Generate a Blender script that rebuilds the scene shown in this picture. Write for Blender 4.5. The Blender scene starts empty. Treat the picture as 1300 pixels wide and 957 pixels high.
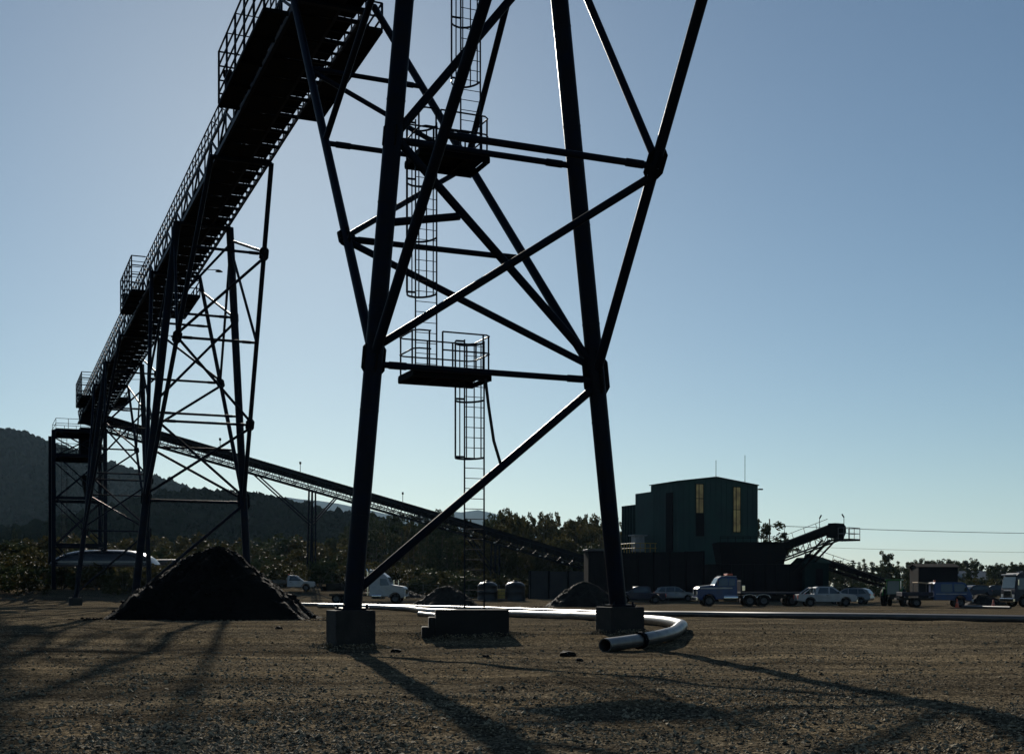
import bpy, math, random
import numpy as np
from mathutils import Vector, Matrix
R = math.radians
random.seed(7)
rng = np.random.default_rng(11)
SC = bpy.context.scene
COL = SC.collection

# ------------------------------------------------------------------ camera, sky, sun, exposure
F = 1600.0            # focal length in pixels of a 1300 pixel wide frame
HZ = 746.0            # image row of the horizon
EYE = 1.65
cam_d = bpy.data.cameras.new('camera'); cam = bpy.data.objects.new('camera', cam_d); COL.objects.link(cam)
cam.location = (0, 0, EYE); cam.rotation_euler = (R(90), 0, 0)
cam_d.sensor_width = 36.0; cam_d.lens = 36.0*F/1300.0
cam_d.shift_y = (HZ-478.5)/1300.0
cam_d.clip_start = 0.1; cam_d.clip_end = 40000
SC.camera = cam

SUN_EL, SUN_AZ = 21.4, -9.9      # azimuth to the right of straight ahead
w = bpy.data.worlds.new('World'); SC.world = w; w.use_nodes = True
nt = w.node_tree; nt.nodes.clear()
sky = nt.nodes.new('ShaderNodeTexSky'); sky.sky_type = 'NISHITA'; sky.sun_disc = False
sky.sun_elevation = R(SUN_EL); sky.sun_rotation = R(SUN_AZ)
sky.air_density = 0.9; sky.dust_density = 0.18; sky.ozone_density = 2.0; sky.altitude = 50
bg = nt.nodes.new('ShaderNodeBackground'); bg.inputs['Strength'].default_value = 0.05
wo = nt.nodes.new('ShaderNodeOutputWorld')
wb = nt.nodes.new('ShaderNodeMix'); wb.data_type = 'RGBA'; wb.blend_type = 'MULTIPLY'; wb.inputs[0].default_value = 1.0
wb.inputs[7].default_value = (0.965, 1.04, 1.025, 1)      # white balance of the daylight
nt.links.new(sky.outputs[0], wb.inputs[6]); nt.links.new(wb.outputs[2], bg.inputs[0]); nt.links.new(bg.outputs[0], wo.inputs[0])
sl = bpy.data.lights.new('sun', 'SUN'); so = bpy.data.objects.new('sun', sl); COL.objects.link(so)
sl.energy = 5.0; sl.angle = R(0.53); sl.color = (1.0, 0.92, 0.80)
so.rotation_euler = (R(90-SUN_EL), 0, R(180-SUN_AZ)); so.location = (-30, 60, 80)
sd = Vector((math.sin(R(SUN_AZ))*math.cos(R(SUN_EL)), math.cos(R(SUN_AZ))*math.cos(R(SUN_EL)), math.sin(R(SUN_EL))))
so.rotation_euler = sd.to_track_quat('Z', 'Y').to_euler()
SC.view_settings.view_transform = 'Standard'; SC.view_settings.look = 'None'
SC.view_settings.exposure = 0.30; SC.view_settings.gamma = 1.0
SC.view_settings.use_curve_mapping = False
SC.cycles.max_bounces = 6; SC.cycles.use_denoising = True

# ------------------------------------------------------------------ helpers
LOC = {}
def thing(name, label, cat, loc=(0, 0, 0), rotz=0.0, group=None):
    o = bpy.data.objects.new(name, None); COL.objects.link(o)
    o.empty_display_size = 0.3
    o.location = loc; o.rotation_euler = (0, 0, rotz)
    o['label'] = label; o['category'] = cat
    if group: o['group'] = group
    return o
def tag(o, label, cat, group=None):
    o['label'] = label; o['category'] = cat
    if group: o['group'] = group
    return o
def kind(o, k): o['kind'] = k; return o
def copy_tree(o, parent=None):
    c = o.copy(); COL.objects.link(c)
    if parent is not None: c.parent = parent
    for ch in o.children: copy_tree(ch, c)
    return c
def root_loc(p):
    v = Vector((0, 0, 0))
    while p is not None:
        v = v + p.location; p = p.parent
    return v
def frame_of(d):
    d = d.normalized()
    a = Vector((0, 0, 1)) if abs(d.z) < 0.95 else Vector((1, 0, 0))
    x = d.cross(a).normalized(); y = d.cross(x).normalized()
    return x, y
class MB:
    def __init__(s): s.v = []; s.f = []; s.sm = []
    def add(s, vs, fs, smooth=False):
        n = len(s.v); s.v += [tuple(v) for v in vs]
        for f in fs: s.f.append(tuple(i+n for i in f)); s.sm.append(smooth)
        return s
    def tube(s, a, b, r, n=8, r2=None):
        a = Vector(a); b = Vector(b)
        if (b-a).length < 1e-6: return s
        r2 = r if r2 is None else r2
        x, y = frame_of(b-a); vs = []
        for (c, rr) in ((a, r), (b, r2)):
            for k in range(n):
                t = 2*math.pi*(k+.5)/n; vs.append(c + x*(rr*math.cos(t)) + y*(rr*math.sin(t)))
        s.add(vs, [(k, (k+1) % n, n+(k+1) % n, n+k) for k in range(n)], n > 5)
        s.add(vs[:n], [tuple(range(n))[::-1]]); s.add(vs[n:], [tuple(range(n))])
        return s
    def path(s, pts, r, n=8, caps=True):
        pts = [Vector(p) for p in pts]; N = len(pts); vs = []
        x = None
        for i, p in enumerate(pts):
            d = (pts[min(i+1, N-1)]-pts[max(i-1, 0)])
            if x is None: x, y = frame_of(d)
            else:
                d = d.normalized(); x = (x-d*x.dot(d)).normalized(); y = d.cross(x)
            rr = r[i] if isinstance(r, (list, tuple)) else r
            for k in range(n):
                t = 2*math.pi*k/n; vs.append(p + x*(rr*math.cos(t)) + y*(rr*math.sin(t)))
        fs = []
        for i in range(N-1):
            for k in range(n): fs.append((i*n+k, i*n+(k+1) % n, (i+1)*n+(k+1) % n, (i+1)*n+k))
        s.add(vs, fs, n > 5)
        if caps:
            s.add(vs[:n], [tuple(range(n))[::-1]]); s.add(vs[-n:], [tuple(range(n))])
        return s
    def obox(s, c, ax, ay, az):
        c = Vector(c); ax = Vector(ax)/2; ay = Vector(ay)/2; az = Vector(az)/2
        vs = [c+ax*i+ay*j+az*k for k in (-1, 1) for j in (-1, 1) for i in (-1, 1)]
        return s.add(vs, [(0, 2, 3, 1), (4, 5, 7, 6), (0, 1, 5, 4), (2, 6, 7, 3), (0, 4, 6, 2), (1, 3, 7, 5)])
    def box(s, c, sx, sy, sz): return s.obox(c, (sx, 0, 0), (0, sy, 0), (0, 0, sz))
    def bar(s, a, b, w, h, up=(0, 0, 1)):
        a = Vector(a); b = Vector(b); d = (b-a); u = Vector(up)
        sd_ = d.cross(u)
        if sd_.length < 1e-5: sd_ = d.cross(Vector((0, 1, 0)))
        sd_.normalize(); uu = sd_.cross(d).normalized()
        return s.obox((a+b)/2, d, sd_*w, uu*h)
    def prism(s, poly, z0, z1, tf=lambda p: p):
        n = len(poly)
        vs = [tf(Vector((p[0], p[1], z0))) for p in poly]+[tf(Vector((p[0], p[1], z1))) for p in poly]
        s.add(vs, [(k, (k+1) % n, n+(k+1) % n, n+k) for k in range(n)]+[tuple(range(n))[::-1], tuple(range(n, 2*n))])
        return s
    def lathe(s, prof, c, axis=(0, 0, 1), n=16, smooth=True):
        ax = Vector(axis).normalized(); x, y = frame_of(ax); c = Vector(c); vs = []
        for (r, h) in prof:
            for k in range(n):
                t = 2*math.pi*k/n; vs.append(c+ax*h+x*(r*math.cos(t))+y*(r*math.sin(t)))
        fs = []
        for i in range(len(prof)-1):
            for k in range(n): fs.append((i*n+k, i*n+(k+1) % n, (i+1)*n+(k+1) % n, (i+1)*n+k))
        return s.add(vs, fs, smooth)
    def build(s, name, m, parent=None, local=False, bevel=0.0):
        off = Vector((0, 0, 0)) if (local or parent is None) else root_loc(parent)
        me = bpy.data.meshes.new(name)
        me.from_pydata([(v[0]-off.x, v[1]-off.y, v[2]-off.z) for v in s.v], [], s.f)
        me.polygons.foreach_set('use_smooth', s.sm)
        me.materials.append(m); me.update()
        import bmesh
        bm = bmesh.new(); bm.from_mesh(me); bmesh.ops.recalc_face_normals(bm, faces=bm.faces); bm.to_mesh(me); bm.free()
        o = bpy.data.objects.new(name, me); COL.objects.link(o)
        if parent is not None: o.parent = parent
        if bevel:
            b = o.modifiers.new('bevel', 'BEVEL'); b.width = bevel; b.segments = 2; b.limit_method = 'ANGLE'; b.angle_limit = R(40)
        return o
def np_mesh(name, V, Fa, m, parent=None, smooth=False):
    me = bpy.data.meshes.new(name); V = np.asarray(V, np.float32); Fa = np.asarray(Fa, np.int32)
    k = Fa.shape[1]
    me.vertices.add(len(V)); me.vertices.foreach_set('co', V.ravel())
    me.loops.add(Fa.size); me.loops.foreach_set('vertex_index', Fa.ravel())
    me.polygons.add(len(Fa)); me.polygons.foreach_set('loop_start', np.arange(0, Fa.size, k, dtype=np.int32))
    me.polygons.foreach_set('use_smooth', np.full(len(Fa), smooth))
    me.materials.append(m); me.update(calc_edges=True); me.validate()
    o = bpy.data.objects.new(name, me); COL.objects.link(o)
    if parent is not None: o.parent = parent
    return o
def sstep(a, b, x):
    t = np.clip((np.asarray(x, float)-a)/(b-a), 0, 1); return t*t*(3-2*t)

# ------------------------------------------------------------------ materials
def mat(name, col, rough=0.6, metal=0.0, col2=None, scale=3.0, bump=0.0, bscale=30.0, stretch=None, spec=0.5, coat=0.0, emit=None, coords='pos', detail=5.0, contrast=(0.35, 0.65), rvar=0.0):
    m = bpy.data.materials.new(name); m.use_nodes = True; t = m.node_tree; n = t.nodes; p = n['Principled BSDF']
    p.inputs['Base Color'].default_value = (*col, 1); p.inputs['Roughness'].default_value = rough
    p.inputs['Metallic'].default_value = metal; p.inputs['Specular IOR Level'].default_value = spec
    p.inputs['Coat Weight'].default_value = coat
    if coords == 'pos': src = n.new('ShaderNodeNewGeometry').outputs['Position']
    else: src = n.new('ShaderNodeTexCoord').outputs['Object']
    if stretch:
        mp = n.new('ShaderNodeMapping'); mp.inputs['Scale'].default_value = stretch; t.links.new(src, mp.inputs[0]); src = mp.outputs[0]
    if col2 is not None:
        nz = n.new('ShaderNodeTexNoise'); nz.inputs['Scale'].default_value = scale; nz.inputs['Detail'].default_value = detail
        t.links.new(src, nz.inputs['Vector'])
        rp = n.new('ShaderNodeValToRGB'); rp.color_ramp.elements[0].position = contrast[0]; rp.color_ramp.elements[1].position = contrast[1]
        rp.color_ramp.elements[0].color = (*col, 1); rp.color_ramp.elements[1].color = (*col2, 1)
        t.links.new(nz.outputs[0], rp.inputs[0]); t.links.new(rp.outputs[0], p.inputs['Base Color'])
        if rvar:
            mr = n.new('ShaderNodeMapRange'); mr.inputs['To Min'].default_value = rough-rvar; mr.inputs['To Max'].default_value = rough+rvar
            t.links.new(nz.outputs[0], mr.inputs[0]); t.links.new(mr.outputs[0], p.inputs['Roughness'])
    if bump:
        b = n.new('ShaderNodeBump'); b.inputs['Strength'].default_value = bump; b.inputs['Distance'].default_value = 0.05
        nb = n.new('ShaderNodeTexNoise'); nb.inputs['Scale'].default_value = bscale; nb.inputs['Detail'].default_value = 6
        t.links.new(src, nb.inputs['Vector']); t.links.new(nb.outputs[0], b.inputs['Height']); t.links.new(b.outputs[0], p.inputs['Normal'])
    if emit:
        p.inputs['Emission Color'].default_value = (*emit[0], 1); p.inputs['Emission Strength'].default_value = emit[1]
    return m
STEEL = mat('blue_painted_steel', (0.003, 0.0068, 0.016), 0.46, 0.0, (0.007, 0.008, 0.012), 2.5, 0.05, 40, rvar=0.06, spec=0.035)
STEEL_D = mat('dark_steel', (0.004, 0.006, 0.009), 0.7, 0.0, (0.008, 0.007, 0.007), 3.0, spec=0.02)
GALV = mat('galvanised_steel', (0.04, 0.044, 0.05), 0.45, 0.4, (0.06, 0.06, 0.06), 6.0)
GRATE = mat('dirty_grating', (0.005, 0.005, 0.006), 0.9, 0, (0.009, 0.008, 0.007), 2.0, spec=0.0)
RUBBER = mat('belt_rubber', (0.012, 0.012, 0.012), 0.7)
CONC = mat('concrete', (0.010, 0.010, 0.0098), 0.95, 0, (0.024, 0.0225, 0.020), 2.2, 0.4, 25)
CONC_D = mat('stained_concrete', (0.005, 0.005, 0.0053), 0.95, 0, (0.011, 0.0105, 0.010), 0.8, 0.3, 12)
COAL = mat('coal', (0.0025, 0.0025, 0.0027), 0.85, 0, (0.006, 0.0055, 0.005), 6.0, 0.9, 9, spec=0.04)
SPOIL = mat('dark_spoil', (0.005, 0.005, 0.0048), 0.85, 0, (0.014, 0.012, 0.010), 2.0, 0.9, 7, spec=0.1)
PIPE_B = mat('weathered_pipe', (0.075, 0.075, 0.075), 0.38, 0.1, (0.04, 0.039, 0.038), 3.0, 0.05, 25, rvar=0.08)
PIPE_A = mat('pale_pipe', (0.06, 0.06, 0.062), 0.4, 0.05, (0.035, 0.035, 0.036), 1.2, rvar=0.08)
GREEN = mat('green_cladding', (0.011, 0.044, 0.040), 0.6, 0.0, (0.011, 0.034, 0.034), 0.35, spec=0.2, coords='obj')
GREEN_D = mat('grey_green_cladding', (0.012, 0.025, 0.026), 0.9, 0.0, (0.008, 0.018, 0.019), 0.5, spec=0.0)
AMBER = mat('window_panel_emitted_daylight', (0.35, 0.28, 0.1), 0.4, 0, (0.18, 0.13, 0.05), 1.2, emit=None)
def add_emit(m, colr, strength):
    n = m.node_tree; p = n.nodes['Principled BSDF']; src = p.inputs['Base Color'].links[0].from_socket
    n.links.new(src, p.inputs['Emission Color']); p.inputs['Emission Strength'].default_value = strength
add_emit(AMBER, None, 0.07)  # weak emission stands in for daylight coming through the window panels
WHITE = mat('white_vehicle_paint', (0.27, 0.295, 0.32), 0.3, 0, (0.22, 0.235, 0.25), 2.0, coat=0.2, coords='obj')
SILVER = mat('silver_vehicle_paint', (0.15, 0.165, 0.18), 0.3, 0.3, (0.12, 0.13, 0.14), 2.0, coat=0.2, coords='obj')
BLUE = mat('blue_vehicle_paint', (0.004, 0.034, 0.13), 0.35, 0, (0.006, 0.026, 0.09), 2.0, coat=0.12, spec=0.25, coords='obj')
NAVY = mat('navy_vehicle_paint', (0.006, 0.010, 0.03), 0.4, 0, (0.008, 0.011, 0.022), 2.0, coat=0.1, spec=0.2, coords='obj')
TGREEN = mat('tractor_green', (0.012, 0.12, 0.018), 0.45, 0, (0.014, 0.08, 0.018), 3.0, coat=0.1, spec=0.2, coords='obj')
YELLOW = mat('yellow_paint', (0.5, 0.33, 0.03), 0.5, 0, (0.3, 0.2, 0.03), 4.0, coords='obj')
ORANGE = mat('orange_plastic', (0.6, 0.08, 0.02), 0.4, 0, (0.45, 0.07, 0.02), 5.0, coords='obj')
REDP = mat('red_orange_lens', (0.55, 0.05, 0.02), 0.3)
BLACKP = mat('black_plastic', (0.007, 0.007, 0.0075), 0.5, spec=0.2)
TANKP = mat('black_tank_plastic', (0.006, 0.008, 0.012), 0.35, 0, (0.009, 0.010, 0.013), 3.0, spec=0.3)
GLASS = mat('vehicle_glass', (0.02, 0.03, 0.035), 0.08, 0, spec=0.8)
GLASS_L = mat('pale_glass', (0.04, 0.055, 0.06), 0.1, 0, spec=0.6)
TYRE = mat('tyre_rubber', (0.006, 0.006, 0.006), 0.85, spec=0.15)
RIM = mat('wheel_rim', (0.07, 0.075, 0.08), 0.4, 0.6)
CHROME = mat('chrome', (0.6, 0.6, 0.6), 0.12, 1.0)
LAMP = mat('lamp_lens', (0.7, 0.7, 0.66), 0.1, 0, spec=0.8)
TIMBER = mat('weathered_timber', (0.08, 0.06, 0.045), 0.85, 0, (0.05, 0.04, 0.03), 8.0, stretch=(1, 1, .1))
PALE_ROOF = mat('pale_iron_roof', (0.2, 0.2, 0.19), 0.5, 0.1, (0.16, 0.16, 0.155), 1.0)
DARK_CLAD = mat('dark_cladding', (0.005, 0.006, 0.008), 0.85, 0, (0.009, 0.009, 0.011), 0.6, spec=0.03)
BARK = mat('bark', (0.07, 0.055, 0.04), 0.9, 0, (0.04, 0.032, 0.025), 9.0, stretch=(1, 1, .2), coords='obj')
def leafmat(name, a, b, trans, sc=0.7):
    m = mat(name, a, 0.65, 0, b, sc, coords='pos', contrast=(0.4, 0.62), spec=0.03)
    t = m.node_tree; p = t.nodes['Principled BSDF']; out = t.nodes['Material Output']
    tr = t.nodes.new('ShaderNodeBsdfTranslucent'); mx = t.nodes.new('ShaderNodeMixShader'); mx.inputs[0].default_value = trans
    t.links.new(p.inputs['Base Color'].links[0].from_socket, tr.inputs[0])
    t.links.new(p.outputs[0], mx.inputs[1]); t.links.new(tr.outputs[0], mx.inputs[2]); t.links.new(mx.outputs[0], out.inputs[0])
    return m
LEAF_D = leafmat('dark_leaf', (0.022, 0.034, 0.016), (0.04, 0.048, 0.02), 0.22)
LEAF_O = leafmat('olive_leaf', (0.036, 0.038, 0.015), (0.066, 0.058, 0.022), 0.3)
LEAF_G = leafmat('gorse_leaf', (0.026, 0.027, 0.010), (0.05, 0.041, 0.015), 0.25)
HILLF = mat('hill_forest_leaf', (0.010, 0.017, 0.012), 0.85, 0, (0.020, 0.026, 0.016), 0.02, spec=0.0)

# gravel ground
def ground_mat():
    m = bpy.data.materials.new('gravel'); m.use_nodes = True; t = m.node_tree; n = t.nodes; p = n['Principled BSDF']; L = t.links.new
    g = n.new('ShaderNodeNewGeometry').outputs['Position']
    def noise(sc, det, rough=.55, st=None):
        v = g
        if st:
            mp = n.new('ShaderNodeMapping'); mp.inputs['Scale'].default_value = st; L(g, mp.inputs[0]); v = mp.outputs[0]
        z = n.new('ShaderNodeTexNoise'); z.inputs['Scale'].default_value = sc; z.inputs['Detail'].default_value = det; z.inputs['Roughness'].default_value = rough
        L(v, z.inputs['Vector']); return z.outputs[0]
    def ramp(src, pts):
        r = n.new('ShaderNodeValToRGB'); e = r.color_ramp.elements
        while len(e) < len(pts): e.new(0.5)
        for k, (pos, c) in enumerate(pts): e[k].position = pos; e[k].color = (*c, 1)
        L(src, r.inputs[0]); return r.outputs[0]
    def mix(f, a, b, mode='MIX'):
        x = n.new('ShaderNodeMix'); x.data_type = 'RGBA'; x.blend_type = mode
        if isinstance(f, float): x.inputs[0].default_value = f
        else: L(f, x.inputs[0])
        L(a, x.inputs[6]); L(b, x.inputs[7]); return x.outputs[2]
    big = ramp(noise(0.26, 6, .68, (0.11, 1.0, 1)), [(0.3, (0.090, 0.081, 0.066)), (0.5, (0.145, 0.128, 0.098)), (0.7, (0.26, 0.217, 0.150))])
    vo = n.new('ShaderNodeTexVoronoi'); vo.inputs['Scale'].default_value = 26; vo.inputs['Randomness'].default_value = 1; L(g, vo.inputs['Vector'])
    st = ramp(vo.outputs['Color'], [(0.12, (0.18, 0.175, 0.17)), (0.5, (0.8, 0.78, 0.75)), (0.8, (1.6, 1.5, 1.35)), (0.95, (2.6, 2.4, 2.1))])
    c = mix(0.9, big, st, 'MULTIPLY')
    vo3 = n.new('ShaderNodeTexVoronoi'); vo3.inputs['Scale'].default_value = 11; L(g, vo3.inputs['Vector'])
    c = mix(0.6, c, ramp(vo3.outputs['Color'], [(0.2, (0.35, 0.35, 0.35)), (0.55, (0.95, 0.93, 0.9)), (0.9, (1.5, 1.45, 1.4))]), 'MULTIPLY')
    patch = ramp(noise(0.35, 5, .65, (0.4, 1.2, 1)), [(0.42, (1, 1, 1)), (0.6, (0.55, 0.54, 0.53))])
    c = mix(0.7, c, patch, 'MULTIPLY')
    wv = n.new('ShaderNodeTexWave'); wv.bands_direction = 'Y'; wv.inputs['Scale'].default_value = 0.22; wv.inputs['Distortion'].default_value = 5.0; wv.inputs['Detail'].default_value = 4; wv.inputs['Detail Scale'].default_value = 0.35
    mpw = n.new('ShaderNodeMapping'); mpw.inputs['Rotation'].default_value = (0, 0, 0.16); mpw.inputs['Scale'].default_value = (0.35, 1, 1); L(g, mpw.inputs[0]); L(mpw.outputs[0], wv.inputs['Vector'])
    c = mix(0.55, c, ramp(wv.outputs['Fac'], [(0.15, (0.62, 0.61, 0.6)), (0.5, (1, 1, 1)), (0.9, (1.18, 1.15, 1.08))]), 'MULTIPLY')
    L(c, p.inputs['Base Color']); p.inputs['Roughness'].default_value = 0.7
    p.inputs['Specular IOR Level'].default_value = 0.0
    vo2 = n.new('ShaderNodeTexVoronoi'); vo2.inputs['Scale'].default_value = 15; L(g, vo2.inputs['Vector'])
    b1 = n.new('ShaderNodeBump'); b1.inputs['Strength'].default_value = 1.0; b1.inputs['Distance'].default_value = 0.03; L(vo.outputs['Distance'], b1.inputs['Height']); b1.invert = True
    b2 = n.new('ShaderNodeBump'); b2.inputs['Strength'].default_value = 0.5; b2.inputs['Distance'].default_value = 0.04; L(noise(7.0, 8, .75), b2.inputs['Height']); L(b1.outputs[0], b2.inputs['Normal'])
    L(b2.outputs[0], p.inputs['Normal'])
    return m
GROUND = ground_mat()
STONE = mat('loose_stone', (0.035, 0.031, 0.025), 0.9, 0, (0.30, 0.25, 0.17), 14.0, spec=0.04, contrast=(.4, .6))

# ------------------------------------------------------------------ terrain
def zg(x, y):
    x = np.asarray(x, float); y = np.asarray(y, float)
    side = sstep(-3.4, 1.2, x)
    hump = 0.30*sstep(34.0, 38.2, y)*(1-sstep(44, 80, y))
    left = (1.3*sstep(122, 146, y)+4.2*sstep(150, 215, y))*(1-sstep(-26, -7, x))
    mid = 0.35*sstep(125, 150, y)
    nz = 0.03*np.sin(x*.9+1.3*np.sin(y*.4))*np.cos(y*.55+.6*np.sin(x*.5))+0.02*np.sin(x*2.1+y*1.3)*np.sin(y*1.9-x*.7)
    fade = 1-sstep(90, 140, y)
    return hump+left+mid+nz*fade
def gz(x, y): return float(zg(x, y))
xs = np.unique(np.concatenate([np.arange(-26, 26.01, .4), np.arange(-120, 120.1, 3), [-12000, -6000, -3000, -1500, -800, -400, -220, -160, 160, 220, 400, 800, 1500, 3000, 6000, 12000]]))
ys = np.unique(np.concatenate([[-300, -120, -60, -30, -10], np.arange(0, 70, .4), np.arange(70, 260, 3), [280, 320, 400, 600, 1000, 2000, 4000, 8000, 16000]]))
gx, gy = np.meshgrid(xs, ys)
V = np.stack([gx, gy, zg(gx, gy)], -1).reshape(-1, 3)
nx, ny = len(xs), len(ys)
ii = (np.arange(ny-1)[:, None]*nx+np.arange(nx-1)[None, :]).ravel()
kind(np_mesh('ground', V, np.stack([ii, ii+1, ii+nx+1, ii+nx], -1), GROUND, smooth=True), 'structure')

def px(pxx, Y): return (pxx-650.0)/F*Y
def pz(py, Y): return EYE+(HZ-py)/F*Y
def P(a, b, Y): return Vector((px(a, Y), Y, pz(b, Y)))

# ------------------------------------------------------------------ hills
def vnoise(x, y, s):
    a = 0
    for k, (f, g) in enumerate(((1, 1), (2.1, .5), (4.3, .28), (8.7, .15))):
        a = a+g*np.sin(x/s*f*1.7+k*1.3+1.1*np.sin(y/s*f+k))*np.cos(y/s*f*1.3+k*2.1+.9*np.sin(x/s*f*.8))
    return a
def hill(name, prof, Y, D, m, amp, nsc, step, trees=None, forest_name=None):
    pxs = np.array([p[0] for p in prof], float); pys = np.array([p[1] for p in prof], float)
    X = (pxs-650)/F*Y; Z = (HZ-pys)/F*Y
    xs = np.arange(X.min(), X.max()+1, step); ys = np.arange(Y-D, Y+D*.8+1, step)
    def H(x, y):
        cz = np.interp(x, X, Z); b = np.clip((y-(Y-D))/D, 0, 1.8); prof_ = np.where(b < 1, np.sin(b*np.pi/2)**1.15, np.cos(np.clip(b-1, 0, 1)*np.pi/2))
        ridge = amp*vnoise(x, y, nsc)*np.minimum(b, 1)*(cz/max(Z.max(), 1))
        return cz*prof_+ridge*np.where(b < 1, np.clip((1.02-b)*3, .12, 1), .3)-2
    gx, gy = np.meshgrid(xs, ys); V = np.stack([gx, gy, H(gx, gy)], -1).reshape(-1, 3); nx = len(xs)
    ii = (np.arange(len(ys)-1)[:, None]*nx+np.arange(nx-1)[None, :]).ravel()
    kind(np_mesh(name, V, np.stack([ii, ii+1, ii+nx+1, ii+nx], -1), m, smooth=True), 'structure')
    if trees:
        n, size = trees
        tx = rng.uniform(X.min(), X.max(), n); ty = Y-D+D*1.08*rng.uniform(0.02, 1, n)**.8
        tz = H(tx, ty); ok = tz > 1; tx, ty, tz = tx[ok], ty[ok], tz[ok]; n = len(tx)
        base = ICO_V; nb = len(base)
        sz = size*rng.uniform(.55, 1.25, n)
        jit = rng.uniform(.65, 1.3, (n, nb, 1))
        V = base[None]*jit*np.stack([sz*.5, sz*.5, sz*.62*rng.uniform(.7, 1.35, n)], -1)[:, None, :]
        V += np.stack([tx, ty, tz+sz*.35], -1)[:, None, :]
        Fa = (ICO_F[None]+(np.arange(n)*nb)[:, None, None]).reshape(-1, 3)
        kind(np_mesh(forest_name, V.reshape(-1, 3), Fa, HILLF), 'stuff')
def ico(sub):
    import bmesh
    bm = bmesh.new(); bmesh.ops.create_icosphere(bm, subdivisions=sub, radius=1.0); bm.verts.ensure_lookup_table()
    V = np.array([v.co[:] for v in bm.verts]); Fa = np.array([[v.index for v in f.verts] for f in bm.faces]); bm.free(); return V, Fa
ICO_V, ICO_F = ico(2); ICO1_V, ICO1_F = ico(1)
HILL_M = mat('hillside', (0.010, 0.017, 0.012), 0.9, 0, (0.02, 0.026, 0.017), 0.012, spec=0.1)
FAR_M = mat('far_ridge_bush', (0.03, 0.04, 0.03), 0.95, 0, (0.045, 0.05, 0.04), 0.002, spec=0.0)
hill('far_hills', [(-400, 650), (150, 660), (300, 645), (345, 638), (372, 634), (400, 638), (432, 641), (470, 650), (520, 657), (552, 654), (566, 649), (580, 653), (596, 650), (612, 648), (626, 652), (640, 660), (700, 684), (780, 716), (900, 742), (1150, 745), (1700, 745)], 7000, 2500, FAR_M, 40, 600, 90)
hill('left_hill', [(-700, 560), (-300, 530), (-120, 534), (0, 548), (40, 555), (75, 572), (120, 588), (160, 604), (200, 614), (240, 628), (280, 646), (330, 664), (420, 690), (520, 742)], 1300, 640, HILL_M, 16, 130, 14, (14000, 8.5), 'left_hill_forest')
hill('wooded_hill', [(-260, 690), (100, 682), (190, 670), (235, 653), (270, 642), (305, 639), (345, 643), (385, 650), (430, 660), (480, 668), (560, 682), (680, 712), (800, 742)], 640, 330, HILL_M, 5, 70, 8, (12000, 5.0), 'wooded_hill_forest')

# ------------------------------------------------------------------ plant grid: s across the conveyor, t along it (away from the camera)
UX, UY = -0.3946, 0.9188
def S(s, t, z): return Vector((-0.58+UY*s+UX*t, 36.35-UX*s+UY*t, z))
UU = Vector((UX, UY, 0)); VV = Vector((UY, -UX, 0))
def zc(t): return 26.1-0.031*t

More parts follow.
